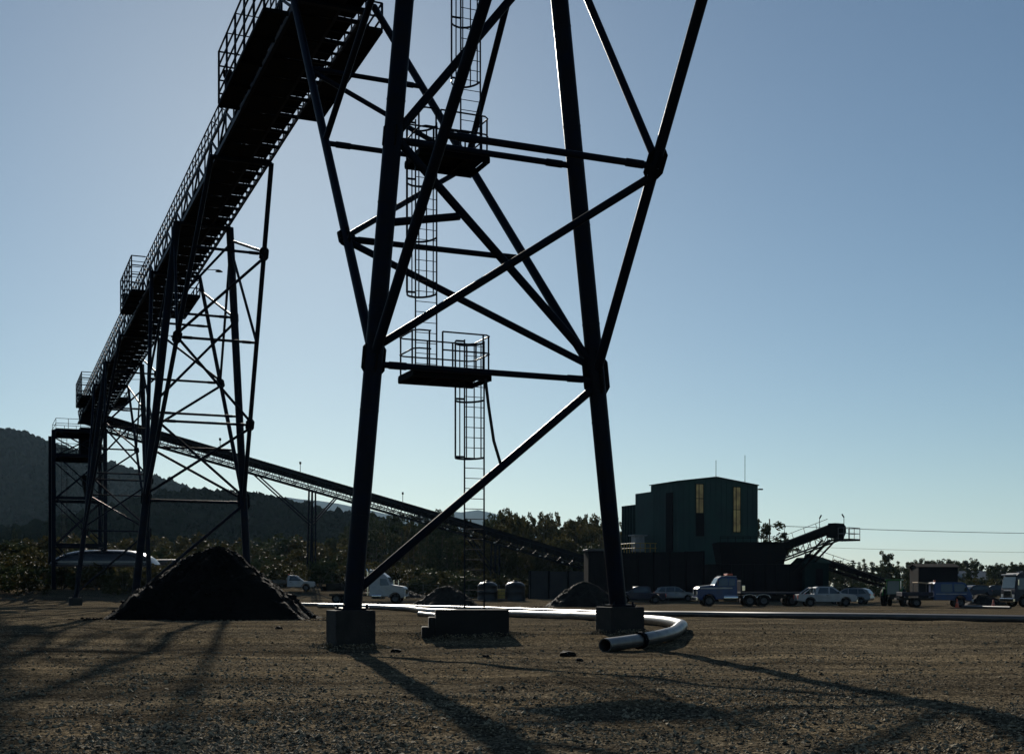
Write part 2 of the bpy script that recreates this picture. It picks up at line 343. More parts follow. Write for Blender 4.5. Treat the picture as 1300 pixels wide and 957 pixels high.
# ------------------------------------------------------------------ the long conveyor gantry
def gantry():
    T0, T1 = -40.0, 132.0
    th = thing('conveyor_gantry', 'long dark steel conveyor bridge climbing overhead on tall trestles, railed walkway on its left side', 'conveyor', S(0, 0, 0))
    G = lambda s, t, h: S(s, t, zc(t)+h)
    fr = MB()
    for s, h, wd, ht in ((-1.5, .1, .16, .24), (-1.5, 1.55, .12, .14), (.25, .1, .14, .22), (.25, 1.55, .12, .14), (1.28, .06, .10, .2)):
        fr.bar(G(s, T0, h), G(s, T1, h), wd, ht)
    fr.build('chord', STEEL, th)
    ts = np.arange(T0, T1+.01, 2.15)
    tr = MB()
    for k, t in enumerate(ts[:-1]):
        t2 = t+2.15
        for s in (-1.5, .25):
            tr.bar(G(s, t, .22), G(s, t, 1.48), .08, .08, UU)
            a, b = (.2, 1.48) if k % 2 else (1.48, .2)
            tr.bar(G(s, t+.05, a), G(s, t2-.05, b), .10, .10, VV)
        tr.bar(G(-1.42, t, .1), G(1.23, t, .06), .12, .16)
        tr.bar(G(.32, t+1.07, .06), G(1.23, t+1.07, .06), .08, .1)
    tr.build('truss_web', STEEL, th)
    dk = MB()
    for k, t in enumerate(ts[:-1]):
        dk.obox(G(-.63, t+1.075, .0), UU*2.15, VV*1.62, (0, 0, .03))
    dk.build('belt_deck', STEEL_D, th)
    wk = MB()
    for k, t in enumerate(ts[:-1]):
        wk.obox(G(.74, t+1.075, .17), UU*2.14, VV*.70, (0, 0, .04))
        if k % 3 != 1: wk.obox(G(.335, t+.75+.3*(k % 2), .1), UU*1.2, VV*.10, (0, 0, .02))
    wk.build('walkway_grating', GRATE, th)
    lw = MB()
    for k, t in enumerate(ts[:-1]): lw.bar(G(-1.95, t, 1.55), G(-1.95, t+2.1, 1.55), .62, .04)
    # left walkway on brackets
    for t in ts[:-1]:
        lw.bar(G(-2.25, t, 1.5), G(-1.56, t, 1.5), .06, .06); lw.bar(G(-2.2, t, 1.48), G(-1.56, t, .75), .05, .05)
    bt = MB()
    pr = [(-1.2, 1.18), (-.95, .98), (-.35, .98), (-.1, 1.18)]
    for (a, b) in zip(pr[:-1], pr[1:]):
        p = [G(a[0], T0, a[1]), G(b[0], T0, b[1]), G(b[0], T1, b[1]), G(a[0], T1, a[1])]
        p2 = [v+Vector((0, 0, .025)) for v in p]
        bt.add(p+p2, [(0, 1, 2, 3), (4, 5, 6, 7), (0, 1, 5, 4), (1, 2, 6, 5), (2, 3, 7, 6), (3, 0, 4, 7)])
    bt.build('belt', RUBBER, th)
    idl = MB()
    for t in ts[:-1]:
        for (a, b) in zip(pr[:-1], pr[1:]): idl.tube(G(a[0], t+.4, a[1]-.085), G(b[0], t+.4, b[1]-.085), .06, 8)
        for s in (-1.22, -.08): idl.bar(G(s, t+.4, .29), G(s, t+.4, 1.1), .06, .06, UU)
        idl.tube(G(-1.2, t+1.4, .45), G(-.1, t+1.4, .45), .05, 8)
    idl.build('idler_rollers', STEEL_D, th)
    for s in (-1.5, 1.3):
        hr = MB(); h0 = 1.6 if s < 0 else .15
        for h in (.55, 1.1): hr.tube(G(s, T0, h0+h), G(s, T1, h0+h), .04, 6)
        for t in np.arange(T0, T1, 1.075): hr.tube(G(s, t, h0), G(s, t, h0+1.1), .035, 6)
        if s < 0:
            for t in ts[:-1]: hr.tube(G(s, t, h0), G(s, t+2.15, h0+1.05), .035, 5)
        hr.build('handrail', STEEL, th)
    # service platforms, wider than the bridge
    for (a, b) in ((18.5, 28.9), (65.5, 73.0), (112.2, 120.0)):
        pf = MB()
        for s0, s1 in ((-2.62, -1.6), (1.36, 2.48)):
            pf.obox(G((s0+s1)/2, (a+b)/2, .2), UU*(b-a)+Vector((0, 0, -.031*(b-a))), VV*(s1-s0-.1), (0, 0, .04))
            for t in np.arange(a, b+.01, (b-a)/4): pf.bar(G(s0, t, .1), G(s1, t, .1), .1, .14)
            e = s0 if s0 < 0 else s1
            pf.bar(G(e, a, .14), G(e, b, .14), .08, .18)
        po = pf.build('service_platform', STEEL_D, th)
        pr_ = MB()
        for e, inner in ((-2.62, -1.62), (2.48, 1.4)):
            top = 2.75 if e < 0 else 1.3
            for h in ((.7, 1.35, 2.05, 2.75) if e < 0 else (.7, 1.3)):
                pr_.tube(G(e, a, h), G(e, b, h), .045, 6)
                pr_.tube(G(e, b, h), G(inner, b, h), .045, 6); pr_.tube(G(e, a, h), G(inner, a, h), .045, 6)
            for t in np.arange(a, b+.01, (b-a)/5): pr_.tube(G(e, t, .2), G(e, t, top), .055, 6)
            if e < 0:
                for t in np.arange(a, b+.01, (b-a)/5): pr_.tube(G(e, t, top), G(-1.5, t, top), .03, 6)
        pr_.build('guard_rail', STEEL, po)
        fl = MB(); c = G(-2.3, b-.7, .3)
        fl.tube(c, c+Vector((0, 0, .95)), .035, 6); fl.box(c+Vector((0, 0, 1.1)), .42, .36, .3); fl.box(c+Vector((0, 0, .6)), .3, .25, .5)
        fl.build('drive_switch_box', STEEL_D, po)
    for t in (58.0, 80.0, 101.0):
        fl = MB(); c = G(2.6, t, 0.2)
        fl.tube(G(1.33, t, .1), c, .03, 6); fl.lathe([(.02, .0), (.14, -.02), (.26, -.1), (.27, -.13), (.02, -.13)], c, n=12)
        fl.build('floodlight', STEEL_D, th)
gantry()

# ------------------------------------------------------------------ trestles
def trestle(t0, sb, stp, zn, H, members, d, label, zmid):
    """sb / stp: where the left and right main legs stand (z about 1) and end; zn: node where the sloping legs branch off; H: half span at the top"""
    sb = {'L': sb[0], 'R': sb[1]}; st = {'L': stp[0], 'R': stp[1]}
    ztop = zc(t0)
    def pt(leg, z):
        c = leg[0]; s = sb[c]+(st[c]-sb[c])*(z-0.6)/(ztop-.6); t = t0
        if len(leg) > 1:
            q = (z-zn)/(ztop-zn); t = t0+(-H if leg[1] == 'N' else H)*q
        return S(s, t, z)
    base = {c: S(sb[c], t0, 0) for c in 'LR'}
    th = thing('conveyor_trestle', label, 'trestle', (S((sb['L']+sb['R'])/2, t0, 0).x, S((sb['L']+sb['R'])/2, t0, 0).y, gz(*base['L'][:2])), group='steel trestles under the long conveyor')
    for c in 'LR':
        zb = gz(*base[c][:2])+(1.05 if c == 'L' else .80) if t0 < 5 else gz(*base[c][:2])+.75
        m = MB(); m.tube(pt(c, zb), pt(c, ztop-.02), d[0]/2, 20)
        m.obox(pt(c, zb)+Vector((0, 0, .02)), VV*d[0]*1.5, UU*d[0]*1.5, (0, 0, .05))
        z = zb+2.6
        while z < ztop-1:
            q = pt(c, z); v = (pt(c, z+1)-q).normalized(); m.tube(q-v*.02, q+v*.02, d[0]/2*1.03, 20); z += 2.9
        x = pt(c, zb)
        for i in (-1, 1):
            for j in (-1, 1): m.tube(x+VV*(i*d[0]*.62)+UU*(j*d[0]*.62)+Vector((0, 0, .04)), x+VV*(i*d[0]*.62)+UU*(j*d[0]*.62)+Vector((0, 0, .13)), .035, 6)
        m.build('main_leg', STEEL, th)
    for c in ('LN', 'LF', 'RN', 'RF'):
        zt = zc(t0+(-H if c[1] == 'N' else H))-.06
        m = MB(); m.tube(pt(c, zn+.15), pt(c, zt), d[1]/2, 14); m.build('branch_leg', STEEL, th)
    # cross heads at the top
    for tt in (t0, t0-H, t0+H):
        m = MB(); m.bar(S(st['L']-.1, tt, zc(tt)-.06), S(st['R']+.05, tt, zc(tt)-.06), .26, .2); m.build('crosshead', STEEL, th)
    for (a, za, b, zb2, dd) in members:
        m = MB()
        A = pt(a, za); B = zb2 if b == '*' else pt(b, zb2); v = (B-A).normalized()
        A = A+v*(d[0]*.3 if len(a) == 1 else d[1]*.2); B = B-v*(d[0]*.3 if len(b) == 1 and b != '*' else d[1]*.2)
        m.tube(A, B, dd/2, 12); flat = b != '*' and abs(za-zb2) <= 1.0
        if flat:
            for q, sg in ((A+v*.3, 1), (B-v*.3, -1)): m.tube(q, q+v*(.5*sg), dd/2*1.2, 12)
        m.build('strut' if flat or b == '*' else 'brace', STEEL, th)
    # gusset plates at the nodes
    def gus(legs_z, size, out):
        for (leg, z) in legs_z:
            m = MB(); c = pt(leg, z); up = (pt(leg, z+1)-c).normalized()
            across = VV if len(leg) == 1 else VV
            pl = [(-.3, -.62), (.3, -.62), (.5, -.38), (.5, .38), (.3, .62), (-.3, .62), (-.5, .38), (-.5, -.38)]
            for nrm, acr in ((UU, VV), (VV, UU)):
                n_ = (nrm-up*nrm.dot(up)).normalized(); a_ = up.cross(n_).normalized()
                vs = []
                for sgn in (-.02, .02):
                    for (p, q) in pl: vs.append(c+a_*(p*size)+up*(q*size*1.15)+n_*sgn)
                k = len(pl); m.add(vs, [tuple(range(k)), tuple(range(k, 2*k))]+[(i, (i+1) % k, k+(i+1) % k, k+i) for i in range(k)])
                for (bx, bz) in ((-.34, .42), (.34, .42), (-.34, -.42), (.34, -.42), (-.36, 0), (.36, 0)):
                    q = c+a_*(bx*size)+up*(bz*size*1.15); m.tube(q-n_*.06, q+n_*.06, .03, 6)
            m.build('gusset_plate', STEEL_D, th)
    gus([('L', zn)], d[0]*1.3, 0); gus([('R', zn)], d[0]*1.65, 0)
    gus(zmid, d[0]*1.12, 0)
    return th, pt

b1, b2, b3 = .215, .18, .16
T1M = [('L', 1.5, 'R', 7.7, .24), ('L', 7.85, 'R', 7.85, b2), ('L', 14.15, 'R', 14.15, b2), ('L', 14.3, 'R', 8.3, .25), ('L', 14.2, 'R', 20.5, .25), ('L', 20.5, 'R', 20.5, b2), ('L', 20.6, 'R', 25.6, b1),
       ('L', 11.8, '*', S(-.95, 0, 12.25), .22),
       ('LN', 12.8, 'RN', 12.8, b2), ('L', 8.3, 'RN', 12.6, b1), ('LN', 19.3, 'RN', 19.3, b2),
       ('LF', 12.4, 'RF', 12.4, b2), ('LF', 12.3, 'R', 8.2, b1), ('LF', 12.5, 'RF', 16.6, b2), ('LF', 16.7, 'RF', 16.7, b2), ('LF', 20.6, 'RF', 16.8, b2), ('LF', 20.7, 'RF', 20.7, b2),
       ('RN', 12.9, 'R', 21.5, b1), ('LF', 16.8, 'L', 22.1, b1), ('RF', 16.8, 'R', 23.2, b1)]
tre1, pt1 = trestle(0, (-4.2, 4.17), (-1.93, 1.38), 8.0, 16.8, T1M, (.52, .29), 'nearest tall steel trestle with caged ladders and platforms, standing on two concrete footings', [('L', 14.2), ('RN', 12.85), ('LF', 12.4)])
def T2M(q):
    return [('R', 7.0, 'L', 1.2, .2), ('L', 7.1, 'R', 7.1, .17), ('L', 12.2, 'R', 7.5, .17), ('L', 13.4, 'R', 18.6, .17), ('L', 18.9, 'R', 18.9, .16), ('L', 19, 'R', 23.6, .16), ('L', 12.6, 'R', 12.6, .15),
            ('LN', 11.7, 'RN', 11.7, .16), ('L', 7.5, 'RN', 11.5, .17), ('LN', 16.2, 'RN', 11.9, .17), ('LN', 16.2, 'RN', 16.2, .16), ('LN', 16.4, 'RN', 20.5, .17), ('LN', 20.7, 'RN', 20.7, .16),
            ('LF', 10.7, 'RF', 10.7, .14), ('LF', 10.7, 'R', 7.3, .17), ('LF', 11.8, 'RF', 15.4, .17), ('LF', 15.6, 'RF', 15.6, .16), ('LF', 19.6, 'RF', 15.8, .16), ('LF', 20, 'RF', 20, .16),
            ('RF', 15.7, 'R', 23.5, .17), ('R', 23.3, 'RN', 16.2, .17), ('RN', 20.8, 'R', 23.8, .16), ('R', 18.9, 'RF', 22.8, .16), ('L', 23.3, 'LN', 16.2, .17), ('LF', 15.7, 'L', 23.2, .16)]
ZM2 = [('R', 18.9), ('RN', 11.7), ('RN', 20.7), ('LN', 16.2), ('RF', 15.6)]
tre2, pt2 = trestle(47.4, (-4.5, 2.6), (-1.9, 1.38), 7.2, 12.0, T2M(0), (.48, .27), 'second steel trestle, cross-braced, with its feet hidden behind the big coal heap', ZM2)
tre3, pt3 = trestle(92.4, (-4.67, 2.12), (-1.9, 1.38), 7.0, 12.0, T2M(0), (.46, .25), 'third and farthest steel trestle, left of the coal heap in front of the gorse bank', ZM2)

# access ladders and platforms of the nearest trestle
def access():
    def rail_ring(m, pts, r=.022):
        pts = [Vector(p) for p in pts]; m.path(pts, r, 6)
    def platform(s0, s1, t0, t1, zb, openings):
        m = MB()
        m.obox(S((s0+s1)/2, (t0+t1)/2, zb+.2), VV*(s1-s0-.02), UU*(t1-t0-.02), (0, 0, .04))
        for t in (t0, t1): m.bar(S(s0, t, zb+.1), S(s1, t, zb+.1), .06, .22)
        for s in np.linspace(s0, s1, 4): m.bar(S(s, t0+.03, zb+.08), S(s, t1-.03, zb+.08), .06, .14)
        po = m.build('access_platform', STEEL_D, tre1)
        g = MB(); h1, h2, zf = 1.1, .58, zb+.22
        def loop(path):
            for h in (h2, h1): g.path([S(p[0], p[1], zf+h) for p in path], .024, 6)
        c = .14
        loop([(s0+.5, t0), (s0+c, t0), (s0, t0+c), (s0, t1-c), (s0+c, t1), (s1-c, t1), (s1, t1-c), (s1, t0+c), (s1-c, t0), (s1-1.5, t0)])
        for (s, t) in ((s0, t0+.2), (s0, t1-.2), (s0+.9, t1), (s0+1.7, t1), (s1-.2, t1), (s1, t1-.25), (s1, t0+.2), (s1-.25, t0), (s1-1.5, t0), (s0+.45, t0)):
            g.tube(S(s, t, zb+.2), S(s, t, zf+h1), .026, 6)
        g.build('guard_rail', STEEL, po)
        return po
    platform(-2.25, .1, .3, 1.75, 7.66, None)
    platform(-2.05, .05, .3, 1.75, 14.0, None)
    def ladder(s0, s1, t, z0, z1, zcage):
        m = MB()
        for s in (s0, s1): m.obox(S(s, t, (z0+z1)/2), VV*.025, UU*.07, (0, 0, z1-z0))
        z = z0+.25
        while z < z1-.05: m.tube(S(s0, t, z), S(s1, t, z), .012, 5); z += .3
        lo = m.build('access_ladder', STEEL, tre1)
        if zcage:
            c = MB(); sc, rr = (s0+s1)/2-.13, .40
            arc = [(sc+rr*1.08*math.cos(a), t-.02+.62*math.sin(a)) for a in np.linspace(math.pi*0.02, math.pi*0.98, 13)]
            zz = zcage[0]
            while zz <= zcage[1]+.01:
                pts = [(s1, t)]+arc+[(s0, t)]
                for (p, q) in zip(pts[:-1], pts[1:]): c.bar(S(p[0], p[1], zz), S(q[0], q[1], zz), .012, .06)
                zz += max((zcage[1]-zcage[0])/max(round((zcage[1]-zcage[0])/1.9), 1), .5)
            for k in (1, 3, 5, 7, 9, 11):
                p = arc[k]; c.obox(S(p[0], p[1], (zcage[0]+zcage[1])/2), VV*.035, UU*.012, (0, 0, zcage[1]-zcage[0]))
            c.build('ladder_cage', STEEL, lo)
    zb = gz(*S(-.2, 1.0, 0)[:2])
    ladder(-.46, .16, 1.0, zb+.76, 8.95, (5.5, 8.9))
    ladder(-1.98, -1.33, 1.0, 7.9, 15.2, (10.2, 15.1))
    ladder(-.58, .04, 1.0, 14.25, 25.6, (16.6, 25.5))
    h = MB(); he = pt1('L', 1.5).lerp(pt1('R', 7.7), .585)+Vector((0, 0, .1)); h.path([S(-.1, .25, 7.7), S(-.02, .2, 6.9), S(.1, .1, 5.9), he], .045, 8); h.build('hose', BLACKP, tre1)
access()

# ------------------------------------------------------------------ concrete blocks
def block(label, c, sx, sy, h, rot, steps=False, sink=.25):
    z = gz(c[0], c[1]); th = thing('concrete_block', label, 'concrete block', (c[0], c[1], z), rot)
    m = MB(); m.box((0, 0, (h-sink)/2), sx, sy, h+sink)
    o = m.build('block_body', CONC_D if steps else CONC, th, local=True, bevel=.035)
    if steps:
        q = MB(); q.box((-sx/2-.10, 0, .26-sink/2), .2, sy*.9, .52+sink); q.box((-sx/2-.30, 0, .12-sink/2), .2, sy*.8, .24+sink); q.build('step', CONC_D, th, local=True, bevel=.03)
    else:
        q = MB(); q.box((0, 0, h+.012), sx*.62, sy*.62, .022); q.build('grout_pad', CONC_D, th, local=True)
    return th
ar = math.atan2(VV.y, VV.x)
for c, lb in (('L', 'left concrete footing under the nearest trestle'), ('R', 'right concrete footing of the nearest trestle, beside the bent pipe')):
    x = pt1(c, .6); zz = gz(x.x, x.y); block(lb, (x.x, x.y), 1.12, 1.05, 1.03 if c == 'L' else .78, ar)
block('wide dark concrete block with a stepped left end below the ladder', tuple(S(-.2, 1.1, 0)[:2]), 2.15, 1.1, .74, ar*.2, True)
for p_, nm in ((pt2, 'second'), (pt3, 'third')):
    for c in 'LR':
        x = p_(c, .4); block('%s concrete footing of the %s trestle back from the camera' % ('left' if c == 'L' else 'right', nm), (x.x, x.y), 1.15, 1.1, .73, ar)

# ------------------------------------------------------------------ transfer tower at the far end
def tower():
    s0, s1, t0, t1, zf = -5.0, .3, 117.0, 123.5, 19.4
    c = S((s0+s1)/2, (t0+t1)/2, 0)
    th = thing('transfer_tower', 'dark steel tower with railed landings at the far low end of the overhead conveyor', 'tower', (c.x, c.y, gz(c.x, c.y)))
    for (s, t) in ((s0, t0), (s1, t0), (s0, t1), (s1, t1)):
        m = MB(); q = S(s, t, 0); m.obox(S(s-.25*(1 if s < 0 else 0), t, zf/2+gz(q.x, q.y)/2), VV*.42, UU*.42, (0, 0, zf-gz(q.x, q.y))); m.build('column', STEEL, th)
    lv = (6.5, 11.8, 16.6, 19.4)
    for z in lv:
        m = MB()
        for t in (t0, t1): m.bar(S(s0, t, z), S(s1, t, z), .3, .34)
        for s in (s0, s1): m.bar(S(s, t0, z), S(s, t1, z), .26, .3)
        m.build('floor_beam', STEEL, th)
    zs = (.6,)+lv
    for a, b in zip(zs[:-1], zs[1:]):
        for t in (t0, t1):
            for (p, q) in ((s0, s1), (s1, s0)):
                m = MB(); m.bar(S(p, t, a), S(q, t, b), .14, .14); m.build('brace', STEEL, th)
        m = MB(); m.bar(S(s0, t0, a), S(s0, t1, b), .14, .14); m.bar(S(s1, t0, a), S(s1, t1, b), .14, .14); m.build('side_brace', STEEL, th)
    for z in (16.6, 19.4):
        m = MB(); m.obox(S((s0+s1)/2, (t0+t1)/2, z+.2), VV*(s1-s0), UU*(t1-t0), (0, 0, .06)); fo = m.build('landing', STEEL_D, th)
        g = MB()
        for h in (.6, 1.15):
            q = [S(s0, t0, z+.2+h), S(s1, t0, z+.2+h), S(s1, t1, z+.2+h), S(s0, t1, z+.2+h), S(s0, t0, z+.2+h)]
            for a, b in zip(q[:-1], q[1:]): g.tube(a, b, .03, 6)
        for s in np.linspace(s0, s1, 5):
            for t in (t0, t1): g.tube(S(s, t, z+.2), S(s, t, z+1.35), .03, 6)
        g.build('guard_rail', STEEL, fo)
    m = MB()
    m.prism([(-.8, -.9), (.8, -.9), (.8, .9), (-.8, .9)], 0, 3.2, lambda p: S(-1.2+p.x*(.35+.65*p.z/3.2), 121+p.y*(.35+.65*p.z/3.2), 11.5+p.z))
    mh = MB(); mh.obox(S(-1.2, 121, 18.4), VV*2.0, UU*2.4, (0, 0, 3.6)); mh.build('transfer_hopper', STEEL_D, th)
    m.build('transfer_chute', STEEL_D, th)
    l = MB()
    for s in (-4.4, -3.8): l.tube(S(s, t0+.5, .2), S(s, t0+.5, 19.4), .03, 6)
    for k in range(64): l.tube(S(-4.4, t0+.5, .4+k*.3), S(-3.8, t0+.5, .4+k*.3), .018, 5)
    l.build('ladder', STEEL, th)
tower()

# ------------------------------------------------------------------ loading conveyor running down to the right
def conveyor2():
    A = Vector((-49.5, 150.0, 21.3)); B = Vector((9.9, 175.5, 5.0))
    d = (B-A); u = d.normalized(); side = Vector((-d.y, d.x, 0)).normalized(); up = u.cross(side)*-1
    if up.z < 0: up = -up
    Ln = d.length
    G = lambda a, q, h: A+u*a+side*q+up*h
    th = thing('loading_conveyor', 'long sloping conveyor truss running down from the far tower to the concrete wall', 'conveyor', (0, 160, gz(0, 160)))
    m = MB()
    for q in (-.6, .6):
        for h in (-.7, .75): m.bar(G(0, q, h), G(Ln, q, h), .13, .16, up)
    m.build('chord', STEEL, th)
    m = MB(); n = int(Ln/.95)
    for k in range(n):
        a = k*Ln/n; b = (k+1)*Ln/n
        for q in (-.6, .6):
            m.bar(G(a, q, -.62), G(a, q, .68), .07, .07, u); m.bar(G(a, q, .66 if k % 2 else -.6), G(b, q, -.6 if k % 2 else .66), .06, .06, side)
        m.bar(G(a, -.55, -.7), G(a, .55, -.7), .07, .07, up)
    m.build('truss_web', STEEL, th)
    m = MB(); m.obox(G(Ln/2, 0, .98), u*Ln, side*1.25, up*.3); m.build('belt_cover', STEEL_D, th)
    m = MB(); m.obox(G(Ln/2, 0, -.2), u*Ln, side*.8, up*.03); m.build('return_belt', RUBBER, th)
    m = MB()
    for q in (-.5, .5): m.obox(G(Ln/2, q, .45), u*Ln, side*.03, up*.62)
    m.build('skirt_plate', STEEL_D, th)
    m = MB(); m.obox(G(Ln/2, -.95, -.52), u*Ln, side*.5, up*.05); wo_ = m.build('walkway', GRATE, th)
    g = MB(); g.tube(G(0, -1.2, .5), G(Ln, -1.2, .5), .03, 5); g.tube(G(0, -1.2, 0), G(Ln, -1.2, 0), .025, 5)
    for k in range(0, n, 2): g.tube(G(k*Ln/n, -1.2, -.5), G(k*Ln/n, -1.2, .5), .025, 5)
    g.build('handrail', STEEL_D, wo_)
    for k in range(8): # cable tray lamps hanging along the lower end
        c = G(Ln*(.58+.052*k), -1.3, -.75); m = MB(); m.lathe([(.02, .1), (.16, .02), (.17, -.06), (.02, -.1)], c, n=10); m.build('work_lamp', LAMP, th)
    for f in (.09, .22, .375, .585):
        m = MB(); c = G(Ln*f, -.6, 1.15); m.tube(c, c+Vector((0, 0, 1.0)), .04, 6); m.box(c+Vector((0, 0, 1.1)), .22, .3, .3); m.build('flood_lamp', STEEL_D, th)
    # head drum housing
    m = MB(); m.obox(G(-.6, 0, .5), u*2.4, side*1.7, up*2.0); m.build('head_housing', STEEL_D, th)
    # supports
    for (a, w_) in ((27.0, 1), (53.0, 0)):
        c = G(a, 0, -.8); g0 = gz(c.x, c.y)
        for q in (-.8, .8):
            p = G(a, q, -.75); m = MB(); m.bar(Vector((p.x-.28, p.y, g0-.1)), p+Vector((-.0, 0, .1)), .2, .2, side); m.bar(Vector((p.x+.42, p.y, g0-.1)), p+Vector((.42, 0, 0)), .18, .18, side)
            zz = g0+1
            while zz < p.z-1.2:
                m.bar(Vector((p.x-.2, p.y, zz)), Vector((p.x+.42, p.y, zz+.9)), .07, .07, side); zz += 1.0
            m.build('support_leg', STEEL, th)
            zk = g0+(c.z-g0)*(.64 if w_ else .45)
            for dx in ((-7.2, 3.4) if w_ else (-4, 0)):
                if dx == 0: continue
                e = G(a+dx, q, -.72); m = MB(); m.bar(Vector((p.x+.1, p.y, zk)), e, .16, .16, side); m.build('strut', STEEL, th)
conveyor2()

# ------------------------------------------------------------------ green plant building
def building():
    C0 = Vector((19.8, 150.0, 0)); Q = lambda a, b, z: C0+VV*a+UU*b+Vector((0, 0, z))   # a along the gable front, b back along the left side
    th = thing('plant_building', 'tall dark green gabled building with two amber windows, stepped lower at its left', 'building', (C0.x, C0.y, 0))
    W, D1, D2, D3 = 11.1, 6.6, 10.6, 14.2
    zb = 4.2
    def clad(poly_front, b0, b1, name, m):
        k = MB(); n = len(poly_front)
        vs = [Q(p[0], b0, p[1]) for p in poly_front]+[Q(p[0], b1, p[1]) for p in poly_front]
        k.add(vs, [tuple(range(n)), tuple(range(n, 2*n))]+[(i, (i+1) % n, n+(i+1) % n, n+i) for i in range(n)])
        # cladding ribs as real sheet folds
        xs_ = np.arange(poly_front[0][0]+.45, poly_front[1][0]-.2, .75)
        return k.build(name, m, th)
    g = [(0, zb), (W, zb), (W, 14.15), (5.2, 14.95), (0, 14.3)]
    clad(g, 0, D1, 'wall', GREEN)
    clad([(.02, zb), (W*.98, zb), (W*.98, 13.4), (5.2, 14.1), (.02, 13.55)], D1+.01, D2, 'wall', GREEN)
    clad([(-.02, zb), (W*.9, zb), (W*.9, 12.2), (-.02, 12.2)], D2+.01, D3, 'wall', GREEN_D)
    r = MB()
    for (a0, z0, a1, z1) in ((-.2, 14.29, 5.2, 14.97), (5.2, 14.97, W+.2, 14.15)):
        r.add([Q(a0, -.2, z0), Q(a1, -.2, z1), Q(a1, D1+.1, z1), Q(a0, D1+.1, z0), Q(a0, -.2, z0+.1), Q(a1, -.2, z1+.1), Q(a1, D1+.1, z1+.1), Q(a0, D1+.1, z0+.1)],
              [(0, 1, 2, 3), (4, 5, 6, 7), (0, 1, 5, 4), (1, 2, 6, 5), (2, 3, 7, 6), (3, 0, 4, 7)])
    r.build('roof', GREEN_D, th)
    cf = MB()
    for a in (0.0, W): cf.obox(Q(a, -.03, (zb+14.2)/2), VV*.16, UU*.08, (0, 0, 14.2-zb))
    for a in np.arange(.75, W-.3, .75):
        top = 14.3+(a/5.2)*.65 if a < 5.2 else 14.95-(a-5.2)/5.9*.8
        cf.obox(Q(a, -.015, (zb+top)/2), VV*.07, UU*.05, (0, 0, top-zb-.1))
    for b in np.arange(.6, D1, .75): cf.obox(Q(-.015, b, (zb+14.2)/2), UU*.07, VV*.05, (0, 0, 14.2-zb-.1))
    for b in np.arange(D2+.6, D3, .75): cf.obox(Q(-.04, b, (zb+12.1)/2), UU*.07, VV*.05, (0, 0, 12.1-zb-.1))
    cf.build('cladding_rib', GREEN, th)
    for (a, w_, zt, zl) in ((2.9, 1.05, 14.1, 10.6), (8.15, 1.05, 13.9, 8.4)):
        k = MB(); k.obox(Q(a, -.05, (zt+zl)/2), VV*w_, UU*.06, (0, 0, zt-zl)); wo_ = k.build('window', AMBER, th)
        k = MB()
        for z in np.arange(zl, zt+.1, (zt-zl)/2.0): k.obox(Q(a, -.1, z), VV*(w_+.1), UU*.06, (0, 0, .09))
        for e in (-w_/2, -.1, w_/2): k.obox(Q(a+e, -.1, (zt+zl)/2), VV*.07, UU*.06, (0, 0, zt-zl))
        k.build('frame', GREEN_D, wo_)
    k = MB(); k.obox(Q(2.95, -.07, 9.2), VV*1.1, UU*.1, (0, 0, 2.7)); k.build('louvre', DARK_CLAD, th)
    k = MB(); k.obox(Q(-.1, 1.9, 9.0), UU*1.5, VV*.14, (0, 0, 8.2)); k.build('loading_door', DARK_CLAD, th)
    for b in (.9, 4.7):
        k = MB(); k.tube(Q(5.2+b*1.1, 1.5, 14.7), Q(5.2+b*1.1, 1.5, 17.2 if b < 2 else 18.0), .035, 5); k.build('antenna', STEEL_D, th)
    k = MB(); k.tube(Q(W, .2, 13.7), Q(W+.55, .2, 13.75), .06, 6); k.box(Q(W+.7, .2, 13.75), .5, .3, .16); k.build('wall_lamp', STEEL_D, th)
    # railed landing with a white cabinet on the left side
    k = MB(); k.obox(Q(-1.6, 7.2, 5.7), VV*3.0, UU*4.6, (0, 0, .16)); lo = k.build('landing', STEEL_D, th)
    k = MB()
    for z in (6.5, 7.1):
        for a, b in (((-3.1, 5), (-3.1, 9.4)), ((-3.1, 5), (-.1, 5))): k.tube(Q(*a, z), Q(*b, z), .035, 6)
    for b in np.arange(5, 9.5, .7): k.tube(Q(-3.1, b, 5.78), Q(-3.1, b, 7.1), .035, 6)
    for a in np.arange(-3.1, 0, .7): k.tube(Q(a, 5, 5.78), Q(a, 5, 7.1), .035, 6)
    k.build('guard_rail', YELLOW, lo)
    k = MB(); k.obox(Q(-1.5, 7.2, 7.1), VV*1.3, UU*1.0, (0, 0, 1.9)); k.obox(Q(-1.5, 7.2, 8.14), VV*1.9, UU*1.5, (0, 0, .14)); ko = k.build('control_cabinet', WHITE, th)
    # concrete base bays below the cladding
    k = MB(); k.obox(Q(W/2, D3/2, 2.08), VV*(W-.4), UU*(D3-.4), (0, 0, 4.2)); k.build('base', CONC_D, th)
    for a in np.arange(0.3, W, 2.6):
        k = MB(); k.obox(Q(a, -.1, 2.05), VV*.4, UU*.5, (0, 0, 4.3)); k.build('pier', DARK_CLAD, th)
building()

